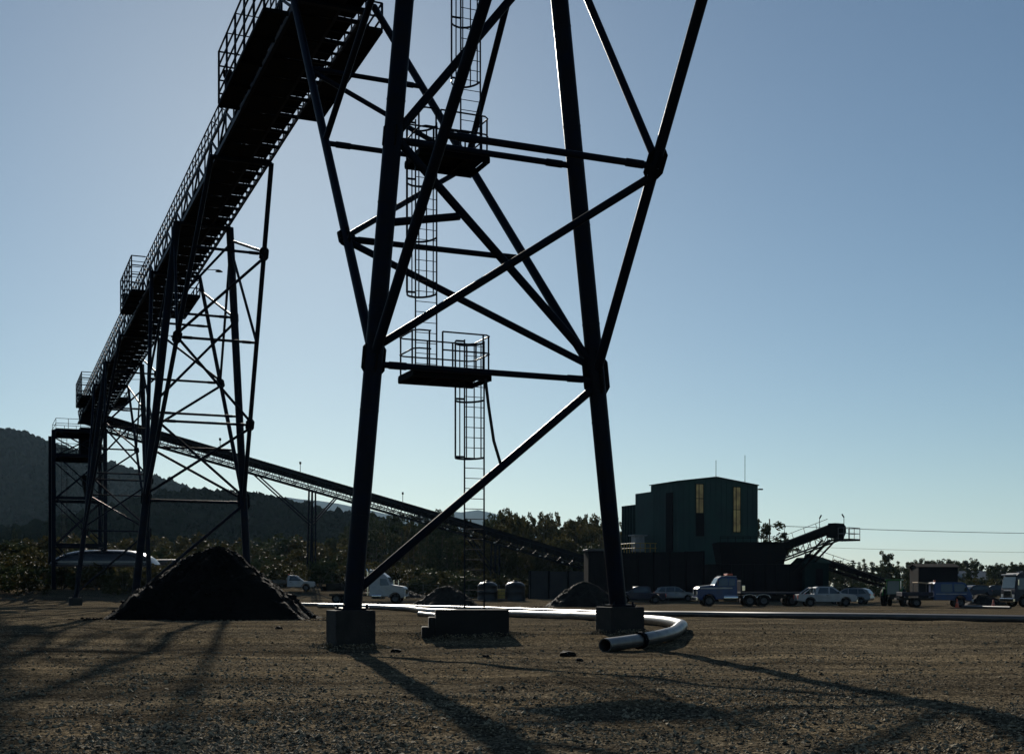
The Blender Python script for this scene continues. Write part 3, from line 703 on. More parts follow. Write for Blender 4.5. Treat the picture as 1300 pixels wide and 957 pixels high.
def panel_wall(label, a, b, h, m, cap=None, thick=.3, name='bunker_wall', cat='wall'):
    a = Vector((a[0], a[1], 0)); b = Vector((b[0], b[1], 0)); d = b-a; c = (a+b)/2; g = gz(c.x, c.y)
    th = thing(name, label, cat, (c.x, c.y, g)); n = max(int(d.length/1.9), 1); dn = d.normalized(); pn = Vector((-dn.y, dn.x, 0))
    k = MB()
    for i in range(n):
        e = .02 if i % 2 else 0
        k.obox(a+d*((i+.5)/n)+Vector((0, 0, g+h/2-.1))+pn*e, dn*(d.length/n-.03), pn*thick, (0, 0, h+.2-(.06 if i % 3 == 1 else 0)))
    k.build('panel', m, th)
    k = MB()
    for i in range(n+1): k.obox(a+d*(i/n)+Vector((0, 0, g+h/2-.1))-pn*(thick*.5), dn*.18, pn*(thick+.2), (0, 0, h+.25))
    k.build('post', STEEL_D, th)
    if cap: k = MB(); k.obox(c+Vector((0, 0, g+h+.18)), d*1.01, pn*(thick+.3), (0, 0, .1)); k.build('cap', cap, th)
    return th
BW = mat('grey_concrete_panel', (0.014, 0.016, 0.02), 0.85, 0, (0.026, 0.026, 0.028), 0.9, 0.2, 14)
panel_wall('grey concrete panel wall at the low end of the sloping loading conveyor', (px(672, 150), 150.0), (px(744, 152), 152.0), 3.3, BW)
panel_wall('long dark bunker wall in front of the green building, left of the tow truck', (px(772, 146), 146.0), (px(893, 138), 138.0), 5.4, DARK_CLAD)
def bin_(label, c, sx, sy, h, m, lid=True):
    g = gz(c[0], c[1]); th = thing('storage_bin', label, 'storage bin', (c[0], c[1], g), ar*.3)
    k = MB(); k.box((0, 0, h/2-.1), sx, sy, h+.2); k.build('body', m, th, local=True, bevel=.06)
    k = MB(); k.box((0, 0, h+.11), sx+.25, sy+.25, .2); k.build('rim', GALV, th, local=True, bevel=.03)
    k = MB()
    for x in np.linspace(-sx/2, sx/2, 5): k.box((x, -sy/2-.06, h/2), .12, .1, h)
    k.build('stiffener', DARK_CLAD, th, local=True)
bin_('tall dark steel bin with a bright rim, just right of the right trestle leg', (px(757, 142), 142.0), 2.3, 3.0, 5.5, DARK_CLAD)

# ------------------------------------------------------------------ screening plant right of the green building
def screen_plant():
    Y = 138.0
    th = thing('screening_plant', 'black screening plant with hoppers right of the green building, behind the tow truck', 'plant', (px(960, Y), Y, 0))
    B = lambda a, b, t, bt, yy, dp: (Vector(((px(a, Y)+px(b, Y))/2, yy, (pz(t, Y)+pz(bt, Y))/2)), px(b, Y)-px(a, Y), dp, pz(t, Y)-pz(bt, Y))
    k = MB(); k.box(*B(898, 1024, 716, 766, 140, 5)); k.build('base_bay', DARK_CLAD, th)
    k = MB()
    c, sx, sy, sz = B(912, 1000, 688, 715.6, 140, 5)
    k.prism([(-sx/2, -2.4), (sx/2, -2.4), (sx/2, 2.4), (-sx/2, 2.4)], -sz/2, sz/2, lambda p: Vector((c.x+p.x*(.9+.1*(p.z/sz+.5)), c.y+p.y*(.8+.2*(p.z/sz+.5)), c.z+p.z))); k.build('hopper', STEEL_D, th)
    k = MB()
    for a in np.linspace(900, 1000, 8): k.box(Vector((px(a, Y), 137.3, pz(742, Y))), .22, .22, pz(716, Y)-pz(768, Y))
    k.build('column', STEEL_D, th)
    k = MB()
    for z in (pz(684.5, Y), pz(686.5, Y)): k.tube((px(914, Y), 137.7, z+.3), (px(1000, Y), 137.7, z+.3), .03, 5)
    for a in np.linspace(914, 1000, 10): k.tube((px(a, Y), 137.7, pz(688, Y)), (px(a, Y), 137.7, pz(684.5, Y)+.3), .03, 5)
    k.build('guard_rail', STEEL_D, th)
screen_plant()
def conveyor3(label, A, B, w_, dp, head):
    A = Vector(A); B = Vector(B); d = B-A; u = d.normalized(); side = Vector((-d.y, d.x, 0)).normalized(); up = side.cross(u)
    if up.z < 0: up = -up
    Ln = d.length; G = lambda a, q, h: A+u*a+side*q+up*h
    mid = (A+B)/2; th = thing('discharge_conveyor', label, 'conveyor', (mid.x, mid.y, gz(mid.x, mid.y)))
    k = MB()
    for q in (-w_/2, w_/2):
        for h in (-dp/2, dp/2): k.bar(G(0, q, h), G(Ln, q, h), .13, .16, up)
    k.build('chord', STEEL_D, th)
    k = MB(); n = int(Ln/1.3)
    for i in range(n):
        for q in (-w_/2, w_/2): k.bar(G(i*Ln/n, q, -dp/2), G(i*Ln/n, q, dp/2), .07, .07, u); k.bar(G(i*Ln/n, q, dp/2 if i % 2 else -dp/2), G((i+1)*Ln/n, q, -dp/2 if i % 2 else dp/2), .06, .06, side)
    k.build('truss_web', STEEL_D, th)
    k = MB(); k.obox(G(Ln/2, 0, dp/2+.14), u*Ln, side*(w_+.1), up*.2); k.build('belt', RUBBER, th)
    k = MB()
    for q in (-w_/2-.03, w_/2+.03): k.obox(G(Ln/2, q, dp*.36), u*Ln, side*.03, up*dp*.42)
    k.build('skirt_plate', STEEL_D, th)
    k = MB(); k.tube(G(0, -w_/2-.5, dp/2+.75), G(Ln, -w_/2-.5, dp/2+.75), .03, 5); k.tube(G(0, -w_/2-.5, -dp/2-.1), G(Ln, -w_/2-.5, -dp/2-.1), .09, 5)
    for i in range(n): k.tube(G(i*Ln/n, -w_/2-.5, -dp/2-.1), G(i*Ln/n, -w_/2-.5, dp/2+.75), .03, 5)
    k.build('handrail', STEEL_D, th)
    if head:
        k = MB(); e = G(Ln, 0, .1)
        k.prism([(-1.1, -1.0), (.6, -1.3), (1.25, -.1), (1.2, .9), (.7, 1.45), (-.9, 1.45)], -w_/2-.2, w_/2+.2, lambda p: e+Vector((u.x, u.y, 0)).normalized()*(p.x*.58)+side*p.z+Vector((0, 0, p.y*.62))); k.build('head_housing', STEEL_D, th)
        hx = Vector((u.x, u.y, 0)).normalized()
        k = MB(); k.obox(e+hx*1.1+Vector((0, 0, -.9)), hx*2.2, side*(w_+1.0), (0, 0, .2)); pl = k.build('head_platform', STEEL_D, th)
        k = MB()
        for q in (-w_/2-.5, w_/2+.5):
            for h in (.6, 1.2): k.tube(e+hx*.8+side*q+Vector((0, 0, -.85+h)), e+hx*2.15+side*q+Vector((0, 0, -.85+h)), .035, 6)
            for a in (.85, 1.5, 2.15): k.tube(e+hx*a+side*q+Vector((0, 0, -.85)), e+hx*a+side*q+Vector((0, 0, .36)), .035, 6)
        for h in (.6, 1.2): k.tube(e+hx*2.15+side*(-w_/2-.5)+Vector((0, 0, -.85+h)), e+hx*2.15+side*(w_/2+.5)+Vector((0, 0, -.85+h)), .035, 6)
        k.build('guard_rail', GALV, pl)
        for a, sg in ((-2.0, 1), (.9, -1)):
            k = MB(); b = e+hx*a+Vector((0, 0, .2)); k.tube(b, b+Vector((0, 0, 1.35)), .035, 6); k.bar(b+Vector((0, 0, 1.3)), b+Vector((0, 0, 1.65))+hx*(.22*sg), .14, .1); k.build('lamp_post', STEEL_D, th)
        for a in (-.4, -1.3):
            k = MB(); f = e+hx*a+Vector((0, 0, -.85)); g = f+hx*-3.6+Vector((0, 0, -3.3)); 
            for q in (-.6, .6): k.bar(f+side*q, g+side*q, .15, .15, side)
            k.build('strut', STEEL_D, th)
    return th
Yc = 134.0
conveyor3('dark conveyor rising to a boxy head with railed platform, right of the green building', (px(985, 140), 139.0, pz(704, 139)), (px(1062, Yc), Yc, pz(676, Yc)), 1.2, 1.5, True)
conveyor3('thin low conveyor sloping down to the right, behind the white pickup', (px(1024, 140), 140.0, pz(709, 140)), (px(1122, 144), 144.0, pz(741, 144)), .9, .7, False)
def shed(label, x0, x1, Y, top, dp, m, roofm, fall=.6, name='shed', cat='shed', door=True):
    X0, X1 = px(x0, Y), px(x1, Y); c = (X0+X1)/2; g = gz(c, Y); h = pz(top, Y)-g
    th = thing(name, label, cat, (c, Y, g)); w_ = X1-X0
    k = MB(); vs = [(-w_/2, 0, -.2), (w_/2, 0, -.2), (w_/2, dp, -.2), (-w_/2, dp, -.2), (-w_/2, 0, h-fall), (w_/2, 0, h-fall), (w_/2, dp, h-fall), (-w_/2, dp, h-fall), (-w_/2, dp/2, h), (w_/2, dp/2, h)]
    k.add(vs, [(0, 1, 5, 4), (2, 3, 7, 6), (1, 2, 6, 9, 5), (3, 0, 4, 8, 7)]); k.build('wall', m, th, local=True)
    k = MB()
    for a in (0, 1):
        y0, y1 = (-.25, dp/2) if a == 0 else (dp+.25, dp/2); z0 = h-fall-.12
        k.add([(-w_/2-.2, y0, z0), (w_/2+.2, y0, z0), (w_/2+.2, y1, h+.03), (-w_/2-.2, y1, h+.03), (-w_/2-.2, y0, z0+.08), (w_/2+.2, y0, z0+.08), (w_/2+.2, y1, h+.11), (-w_/2-.2, y1, h+.11)], [(0, 1, 2, 3), (4, 5, 6, 7), (0, 1, 5, 4), (1, 2, 6, 5), (2, 3, 7, 6), (3, 0, 4, 7)])
    k.build('roof', roofm, th, local=True)
    if door:
        k = MB(); k.box((w_*.1, -.04, (h-fall)*.42), w_*.3, .08, (h-fall)*.84); k.build('door', DARK_CLAD, th, local=True)
    return th
shed('small grey-green clad shed beneath the rising discharge conveyor', 1022, 1052, 136, 708, 6, GREEN_D, GREEN_D, .5)
shed('dark flat-topped shed behind the blue crew-cab truck', 1166, 1216, 160, 716, 3.5, DARK_CLAD, DARK_CLAD, .3)
shed('long low pale-roofed building at the right edge, beyond the parked cars', 1216, 1330, 230, 725, 9, GREEN_D, PALE_ROOF, 1.5, 'long_shed', 'building', False)

# arched shelter and raised pipe behind the far trestles
def shelter():
    Y = 142.0; X0, X1 = px(62, Y), px(192, Y); c = (X0+X1)/2; g = gz(c, Y); w_ = X1-X0
    th = thing('arched_shelter', 'long dark shelter with a glossy curved roof behind the far trestle legs at the left', 'shelter', (c, Y, g))
    zt = pz(697, Y)-g; ze = pz(716, Y)-g
    k = MB(); nu, nv = 30, 16; vs = []
    for i in range(nu+1):
        u = -1+2*i/nu; hgt = (1-abs(u)**3.2)**.55*.999+.001
        for j in range(nv+1):
            a = math.pi*j/nv; vs.append((u*w_/2, 2.1-2.1*math.copysign(abs(math.cos(a))**.8, math.cos(a)), ze+(zt-ze)*hgt*math.sin(a)**.7))
    fs = [(i*(nv+1)+j, i*(nv+1)+j+1, (i+1)*(nv+1)+j+1, (i+1)*(nv+1)+j) for i in range(nu) for j in range(nv)]
    k.add(vs, fs, True); k.build('roof', mat('glossy_curved_roof', (0.012, 0.013, 0.018), 0.22, 0.0, (0.009, 0.010, 0.013), 2.0), th, local=True)
    k = MB(); k.box((0, 2.1, ze-.12), w_*.97, 4.1, .22); k.build('floor_rail', NAVY, th, local=True)
    k = MB(); k.box((0, .03, ze+.28), w_*.9, .05, .12); k.build('side_stripe', SILVER, th, local=True)
    for a in np.linspace(-w_/2*.94, w_/2*.94, 5):
        for y in (.3, 3.9): k = MB(); k.tube((a, y, -.2), (a, y, ze+.1), .12, 8); k.build('post', STEEL_D, th, local=True)
shelter()
def raised_pipe():
    Y = 147.0; a = P(68, 715, Y); b = P(240, 713.5, Y+2)
    th = thing('raised_pipe', 'pale straight pipe carried on posts behind the far trestles, left of the coal heap', 'pipe', (a.x, a.y, gz(a.x, a.y)))
    k = MB(); k.tube(a, b, .36, 14); k.build('pipe_run', PIPE_A, th)
    for t in np.linspace(.04, .96, 6):
        k = MB(); c = a.lerp(b, t); k.tube((c.x, c.y, gz(c.x, c.y)-.1), (c.x, c.y, c.z-.3), .1, 6); k.build('post', STEEL_D, th)
raised_pipe()

# ------------------------------------------------------------------ pipes on the gravel
def ground_pipe(label, pts, r, m, flanges=(), n=18, hollow=True, name='pipe'):
    pts = [Vector((px(a, Y), Y, 0)) for a, Y in pts]
    # Catmull-Rom
    out = []
    for i in range(len(pts)-1):
        p0, p1, p2, p3 = pts[max(i-1, 0)], pts[i], pts[i+1], pts[min(i+2, len(pts)-1)]
        k_ = max(4, int((p2-p1).length/1.2)); k_ = min(k_, 20)
        for j in range(k_):
            t = j/k_; out.append(.5*((2*p1)+(p2-p0)*t+(2*p0-5*p1+4*p2-p3)*t*t+(3*p1-p0-3*p2+p3)*t**3))
    out.append(pts[-1])
    zz = [gz(p.x, p.y) for p in out]; zz = [max(sum(zz[max(0, i-7):i+8])/len(zz[max(0, i-7):i+8]), zz[i]-.03) for i in range(len(zz))]
    out = [Vector((p.x, p.y, z_+r*.98)) for p, z_ in zip(out, zz)]
    th = thing(name, label, 'pipe', (out[-1].x, out[-1].y, gz(out[-1].x, out[-1].y)))
    k = MB(); k.path(out, r, n, caps=False)
    k.path(out[-3:], r*.86, n, caps=False)
    e = out[-1]; d = (out[-1]-out[-2]).normalized(); x, y = frame_of(d); vs = []
    for rr in (r, r*.86):
        for q in range(n): vs.append(e+x*rr*math.cos(2*math.pi*q/n)+y*rr*math.sin(2*math.pi*q/n))
    k.add(vs, [(q, (q+1) % n, n+(q+1) % n, n+q) for q in range(n)])
    k.add([p-d*1.1 for p in vs[n:]], [tuple(range(n))])
    k.build('pipe_run', m, th)
    for f in flanges:
        i = min(range(len(out)), key=lambda q: abs(650+F*out[q].x/out[q].y-f)); c = out[i]; dd = (out[min(i+1, len(out)-1)]-out[max(i-1, 0)]).normalized()
        k = MB(); k.tube(c-dd*.09, c-dd*.02, r*1.28, 18); k.tube(c+dd*.02, c+dd*.09, r*1.28, 18); x, y = frame_of(dd)
        for q in range(8):
            v = x*math.cos(q*math.pi/4)*r*1.16+y*math.sin(q*math.pi/4)*r*1.16; k.tube(c+v-dd*.14, c+v+dd*.14, .022, 5)
        k.build('flange', STEEL_D, th)
    return th
ground_pipe('long straight pale pipeline crossing the yard behind the trestle towards the right edge', [(330, 118), (440, 108), (520, 100), (640, 88), (775, 73), (900, 66), (1000, 60.5), (1150, 54.5), (1300, 49.5), (1500, 44)], .155, PIPE_A, (776,))
ground_pipe('thick grey pipe bent back in a U beside the right footing, its end open', [(405, 104), (458, 98), (515, 90), (546, 79), (631, 69), (758, 53.5), (812, 47.5), (845, 43.6), (864, 40.2), (862, 37.6), (842, 35.6), (812, 34.0), (768, 32.2)], .185, PIPE_B, (813,))
ground_pipe('short pale length of pipe lying left of the stepped concrete block', [(532, 70), (556, 64.5)], .12, PIPE_A)
ground_pipe('pale pole lying on the ground beside the orange cone at the right', [(1222, 104), (1283, 98)], .11, PIPE_A, name='fallen_pole')

# ------------------------------------------------------------------ coal and spoil heaps
def heap(label, cx, Yc_, rx, ry, h, m, name, seed, peak=0.0, cat='heap'):
    X = px(cx, Yc_); rs = np.random.default_rng(seed); nr, na = 46, 130
    g0 = gz(X, Yc_)
    rr = (np.arange(nr)/(nr-1))[:, None]; aa = (np.arange(na)/na*2*np.pi)[None, :]
    lob = 1+.10*np.sin(3*aa+seed)+.07*np.sin(7*aa+2*seed)+.03*np.sin(15*aa+seed*1.7)
    x = rr*rx*lob*np.cos(aa); y = rr*ry*lob*np.sin(aa)
    z = h*(1.0149-np.sqrt(rr**2+.03))/.8417*(1+0*aa)
    z = z*(1-.0*rr)+peak*np.exp(-((rr*3.2)**2))
    z = z+(vnoise(x*1.0+seed, y*1.3, .9)*.075+vnoise(x*3.3, y*3.1+seed, .7)*.035)*h**.5*np.clip(rr*3, .1, 1)*np.clip((1.02-rr)*5, 0, 1)
    z = z+zg(X+x, Yc_+y)-g0-.03-.05*rr**6
    V = np.stack([x, y, z], -1).reshape(-1, 3); fs = []
    i = np.arange(nr-1)[:, None]*na; j = np.arange(na)[None, :]; j2 = (j+1) % na
    Fa = np.stack([i+j, i+j2, i+na+j2, i+na+j], -1).reshape(-1, 4)
    th = thing(name, label, cat, (X, Yc_, g0))
    o = np_mesh('heap_body', V, Fa, m, th, True)
    # lumps lying on the flanks
    n = int(700*rx); k = rs.uniform(0, 2*np.pi, n); q = np.minimum(rs.uniform(0, 1.45, n)**.75, 1.3)
    ri = np.clip((q*(nr-1)).astype(int), 0, nr-1); ai = (k/(2*np.pi)*na).astype(int) % na
    P0 = V.reshape(nr, na, 3)[ri, ai].copy(); far = q > 1
    P0[far, 0] *= q[far]; P0[far, 1] *= q[far]; P0[far, 2] = zg(X+P0[far, 0], Yc_+P0[far, 1])-g0
    s = .018+.07*rs.random(n)**5*min(rx/4, 1.3)
    Vv = ICO1_V[None]*rs.uniform(.6, 1.3, (n, len(ICO1_V), 1))*s[:, None, None]*np.array([1.2, 1, .75])+P0[:, None, :]
    np_mesh('lump', Vv.reshape(-1, 3), (ICO1_F[None]+(np.arange(n)*len(ICO1_V))[:, None, None]).reshape(-1, 3), m, th)['kind'] = 'stuff'
heap('big black conical coal heap on the gravel left of the nearest trestle', 274, 60.0, 4.75, 5.0, 3.45, COAL, 'coal_heap', 3, 0)
heap('low dark spoil heap left of the ladder, in front of the domed tanks', 569, 118, 3.1, 3.4, 1.9, SPOIL, 'spoil_heap', 5)
heap('dark spoil heap against the grey panel wall, behind the right trestle leg', 742, 112, 3.6, 3.8, 2.25, SPOIL, 'spoil_heap', 9)
heap('low brown earth heap between the white truck cab and the forest', 505, 148, 3.8, 3, .9, SPOIL, 'earth_heap', 12)
heap('dark earth heap left of the white truck at the right edge', 1246, 122, 2.6, 3, 1.1, SPOIL, 'earth_heap', 15)
heap('small black coal heap spilling just right of the big coal heap', 388, 62, .9, 1.2, .3, COAL, 'coal_heap', 21)

# ------------------------------------------------------------------ tanks
for a, lb in ((619, 'black domed water tank, left one of the pair under the loading conveyor'), (654, 'black domed water tank, right one of the pair next to the panel wall')):
    Y = 140.0; X = px(a, Y); g = gz(X, Y); th = thing('water_tank', lb, 'tank', (X, Y, g), group='domed water tanks')
    k = MB(); k.lathe([(1.12, -.1), (1.14, .3), (1.11, .35), (1.11, .9), (1.14, .95), (1.11, 1.0), (1.11, 1.55), (1.14, 1.6), (1.1, 1.68)], (0, 0, 0), n=28); k.build('tank_body', TANKP, th, local=True)
    k = MB(); k.lathe([(1.1, 1.68), (1.0, 1.84), (.8, 1.98), (.5, 2.08), (.22, 2.12), (.0, 2.12)], (0, 0, 0), n=28); k.build('dome', TANKP, th, local=True)
    k = MB(); k.lathe([(.24, 2.1), (.26, 2.2), (.2, 2.24), (0, 2.24)], (0, 0, 0), n=14); k.build('lid', BLACKP, th, local=True)
Y = 141.0; X = px(637, Y); th = thing('bulk_container', 'small yellow bulk container standing between the two domed tanks', 'container', (X, Y, gz(X, Y)))
k = MB(); k.box((0, 0, .75), .9, .9, 1.1); k.build('bottle', YELLOW, th, local=True, bevel=.08)
k = MB()
for s in (-.47, .47):
    for q in (-.47, .47): k.box((s, q, .7), .05, .05, 1.3)
for z in (.2, .6, 1.0, 1.35):
    for s in (-.47, .47): k.box((s, 0, z), .04, .9, .04); k.box((0, s, z), .9, .04, .04)
k.build('cage', GALV, th, local=True)
k = MB(); k.box((0, 0, .09), 1.0, 1.0, .14); k.build('pallet', TIMBER, th, local=True)

# ------------------------------------------------------------------ vehicles (built along +x = forward, then turned)
def wheel(th, x, y, r, w_=.24, dual=False):
    sg = 1 if y > 0 else -1
    for q in ((0,) if not dual else (0, -.3*sg)):
        k = MB(); W2 = w_/2
        k.lathe([(r*.58, -W2), (r*.9, -W2), (r, -W2*.6), (r, W2*.6), (r*.9, W2), (r*.58, W2), (r*.56, 0), (r*.58, -W2)], (x, y+q, r), (0, 1, 0), 22)
        o = k.build('wheel', TYRE, th, local=True)
        if q == 0:
            k = MB(); k.lathe([(r*.57, -W2*.2), (r*.57, W2*.7), (r*.5, W2*.75), (r*.42, W2*.3), (r*.2, W2*.35), (r*.16, W2*.7), (0, W2*.72)], (x, y, r), (0, sg, 0), 18); k.lathe([(r*.57, -W2*.2), (0, -W2*.2)], (x, y, r), (0, sg, 0), 18)
            k.build('rim', RIM, o, local=True)
def body(th, name, prof, width, m, z_belt=9, top_in=0.0, ztop=1, bevel=.05, dig=None):
    """side profile polygon (x,z), swept across the width; above z_belt the sides lean in by top_in"""
    def hw(z): return width/2-(top_in*max(0, z-z_belt)/max(ztop-z_belt, .01))
    n = len(prof); k = MB()
    vs = [(p[0], -hw(p[1]), p[1]) for p in prof]+[(p[0], hw(p[1]), p[1]) for p in prof]
    k.add(vs, [tuple(range(n)), tuple(range(n, 2*n))]+[(i, (i+1) % n, n+(i+1) % n, n+i) for i in range(n)])
    return k.build(name, m, th, local=True, bevel=bevel), hw
def side_glass(th, polys, hw, m=GLASS, name='side_window'):
    for pl in polys:
        for sg in (-1, 1):
            k = MB(); n = len(pl)
            k.add([(p[0], sg*(hw(p[1])+.006), p[1]) for p in pl]+[(p[0], sg*(hw(p[1])-.03), p[1]) for p in pl], [tuple(range(n)), tuple(range(n, 2*n))]+[(i, (i+1) % n, n+(i+1) % n, n+i) for i in range(n)])
            k.build(name, m, th, local=True)
def cross_glass(th, a, b, hw, name='windscreen', inset=.1, off=.008, m=GLASS):
    a = Vector((a[0], 0, a[1])); b = Vector((b[0], 0, b[1])); d = b-a; nrm = Vector((d.z, 0, -d.x)).normalized()
    if name != 'rear_window' and nrm.x < 0: nrm = -nrm
    if name == 'rear_window' and nrm.x > 0: nrm = -nrm
    k = MB(); vs = []
    for o_ in (off, -.03):
        for p in (a, b):
            for sg in (-1, 1): q = p+nrm*o_; vs.append((q.x, sg*(hw(p.z)-inset), q.z))
    k.add(vs, [(0, 1, 3, 2), (4, 5, 7, 6), (0, 1, 5, 4), (2, 3, 7, 6), (0, 2, 6, 4), (1, 3, 7, 5)]); k.build(name, m, th, local=True)
def lamps(th, x, y, z, sx, sz, name, m):
    for sg in (-1, 1):
        k = MB(); k.box((x, sg*y, z), .08, sx, sz); k.build(name, m, th, local=True, bevel=.015)
def mirrors(th, x, y, z, m=BLACKP, h=.16):
    for sg in (-1, 1):
        k = MB(); k.tube((x, sg*(y-.06), z), (x, sg*(y+.1), z+.02), .02, 5); k.box((x-.02, sg*(y+.16), z+.04), .1, .18, h); k.build('mirror', m, th, local=True, bevel=.02)
def strip(th, name, c, sx, sy, sz, m, bevel=.02):
    k = MB(); k.box(c, sx, sy, sz); return k.build(name, m, th, local=True, bevel=bevel)
def wheel_arch(x, r, z0, n=7): return [(x-r*math.cos(math.pi*i/n), z0+r*math.sin(math.pi*i/n)*.95) for i in range(n+1)][::-1]
def vroot(name, label, cat, pxx, Y, rot, group=None, dz=0):
    X = px(pxx, Y); return thing(name, label, cat, (X, Y, gz(X, Y)+dz), rot, group)
def pickup(label, pxx, Y, rot, paint, tray='tub', bars=True, cabs=2):
    th = vroot('pickup_truck', label, 'pickup', pxx, Y, rot, 'parked pickups')
    a1 = wheel_arch(1.62, .46, .42); a2 = wheel_arch(-1.5, .46, .42)
    cabz = 1.76
    prof = [(2.55, .45), (2.62, .7), (2.58, .95), (2.4, 1.06), (1.35, 1.15), (.55, 1.70), (.25, cabz), (-.75, cabz), (-.98, 1.68), (-1.08, 1.08)] if cabs == 2 else \
           [(2.55, .45), (2.62, .7), (2.58, .95), (2.4, 1.06), (1.35, 1.15), (.6, 1.70), (.35, cabz), (-.15, cabz), (-.35, 1.66), (-.42, 1.08)]
    xr = prof[-1][0]
    if tray == 'tub': prof += [(-2.55, 1.08), (-2.6, .5)]+[(-2.05, .42)]+a2[::-1]*1+[(-.95, .36)]
    else: prof += [(xr, .5)]
    prof += [(1.1, .36)]+a1[::-1] if False else []
    # lower edge with arches, rear to front
    low = ([(-1.96, .42)]+[(p[0], p[1]) for p in reversed(a2)] if tray == 'tub' else [])
    prof = [p for p in prof if True]
    prof = prof[:10]+([(-2.55, 1.08), (-2.6, .5)]+list(reversed(a2)) if tray == 'tub' else [(xr, .45)])+list(reversed(a1))
    o, hw = body(th, 'body', prof, 1.82, paint, 1.08, .17, cabz)
    if cabs == 2: side_glass(th, [[(1.1, 1.14), (.48, 1.62), (.22, 1.67), (.18, 1.14)], [(.08, 1.14), (.1, 1.67), (-.68, 1.67), (-.88, 1.14)]], hw)
    else: side_glass(th, [[(1.1, 1.14), (.52, 1.62), (.3, 1.67), (-.1, 1.67), (-.2, 1.14)]], hw)
    cross_glass(th, (1.28, 1.19), (.6, 1.66), hw); cross_glass(th, (xr+.08, 1.62), (xr+.005, 1.16), hw, 'rear_window')
    for x in (1.62, -1.5):
        for s in (-.78, .78): wheel(th, x, s, .38)
    lamps(th, 2.56, .66, .86, .32, .2, 'headlight', LAMP); lamps(th, -2.6, .8, .85, .12, .34, 'tail_light', REDP)
    strip(th, 'bumper', (2.62, 0, .52), .16, 1.7, .22, CHROME if tray == 'tub' else BLACKP); strip(th, 'grille', (2.6, 0, .82), .06, .9, .2, BLACKP)
    mirrors(th, .95, .9, 1.2)
    for s in (-1, 1): strip(th, 'door_handle', (-.02, s*.92, .98), .16, .03, .035, BLACKP, 0)
    if tray == 'tub':
        k = MB(); k.box((-1.8, 0, 1.085), 1.42, 1.5, .02); k.build('tub_floor', BLACKP, th, local=True)
        if bars:
            k = MB()
            for s in (-.72, .72): k.path([(-1.15, s, 1.08), (-1.2, s*.97, 1.62), (-1.35, s*.95, 1.68), (-2.0, s, 1.2), (-2.1, s, 1.08)], .035, 7)
            k.tube((-1.3, -.7, 1.66), (-1.3, .7, 1.66), .035, 7); k.build('sports_bar', CHROME, th, local=True)
    else:
        k = MB(); k.box((-1.62, 0, .92), 2.2, 1.85, .08)
        for s in (-.9, .9): k.box((-1.62, s, 1.08), 2.2, .04, .28)
        k.box((-2.7, 0, 1.08), .04, 1.84, .28); k.box((-.54, 0, 1.2), .05, 1.84, .52); k.build('flat_tray', GALV, th, local=True)
        k = MB(); k.box((-1.5, 0, .62), 2.1, .7, .24); k.build('chassis', BLACKP, th, local=True)
    return th
t = pickup('white double-cab pickup with a chrome sports bar, parked right of the tow truck', 1047.5, 112, R(0), WHITE)
t = pickup('white single-cab pickup with a flat tray, parked right of the big coal heap', 370, 140, R(6), WHITE, 'tray', False, 1)
k = MB(); k.tube((-.3, 0, 1.76), (-.3, 0, 1.9), .06, 8); k.build('beacon', ORANGE, t, local=True)
t = pickup('dull blue pickup parked behind the silver wagon by the dark bunker wall', 812, 131, R(184), NAVY, 'tub', False, 2)
def wagon(label, pxx, Y, rot, paint, group='parked cars'):
    th = vroot('station_wagon', label, 'car', pxx, Y, rot, group)
    a1 = wheel_arch(1.38, .40, .36); a2 = wheel_arch(-1.32, .40, .36)
    prof = [(2.2, .4), (2.28, .6), (2.2, .8), (2.0, .92), (1.15, 1.04), (.4, 1.56), (-.1, 1.64), (-1.4, 1.6), (-1.85, 1.48), (-2.22, 1.02), (-2.26, .6), (-2.2, .42)]+list(reversed(a2))+list(reversed(a1))
    o, hw = body(th, 'body', prof, 1.8, paint, .98, .2, 1.62, .06)
    side_glass(th, [[(.98, 1.05), (.38, 1.46), (.02, 1.53), (-.02, 1.03)], [(-.1, 1.03), (-.08, 1.54), (-.95, 1.53), (-1.0, 1.03)], [(-1.08, 1.03), (-1.03, 1.52), (-1.5, 1.48), (-1.85, 1.08)]], hw)
    cross_glass(th, (1.08, 1.1), (.42, 1.53), hw); cross_glass(th, (-1.9, 1.42), (-2.17, 1.08), hw, 'rear_window')
    for x in (1.38, -1.32):
        for s in (-.78, .78): wheel(th, x, s, .34, .22)
    lamps(th, 2.16, .64, .74, .36, .16, 'headlight', LAMP); lamps(th, -2.22, .74, .95, .2, .22, 'tail_light', REDP)
    strip(th, 'bumper', (2.26, 0, .46), .1, 1.6, .16, BLACKP); mirrors(th, .85, .88, 1.08)
    for s in (-1, 1):
        for x in (.1, -.9): strip(th, 'door_handle', (x, s*.905, .9), .16, .03, .035, BLACKP, 0)
    k = MB()
    for s in (-.6, .6): k.tube((.1, s, 1.66), (-1.4, s, 1.64), .02, 6)
    k.build('roof_rail', BLACKP, th, local=True)
    return th
wagon('silver station wagon parked left of the tow truck', 856.5, 138, R(-3), SILVER)
wagon('silver car half hidden behind the white double-cab pickup', 1079, 128, R(150), SILVER)
wagon('dark blue car, left of the two distant cars between crew-cab truck and right edge', 1234, 150, R(200), NAVY)
wagon('black car, right of the two distant cars between crew-cab truck and right edge', 1262, 154, R(165), TANKP)

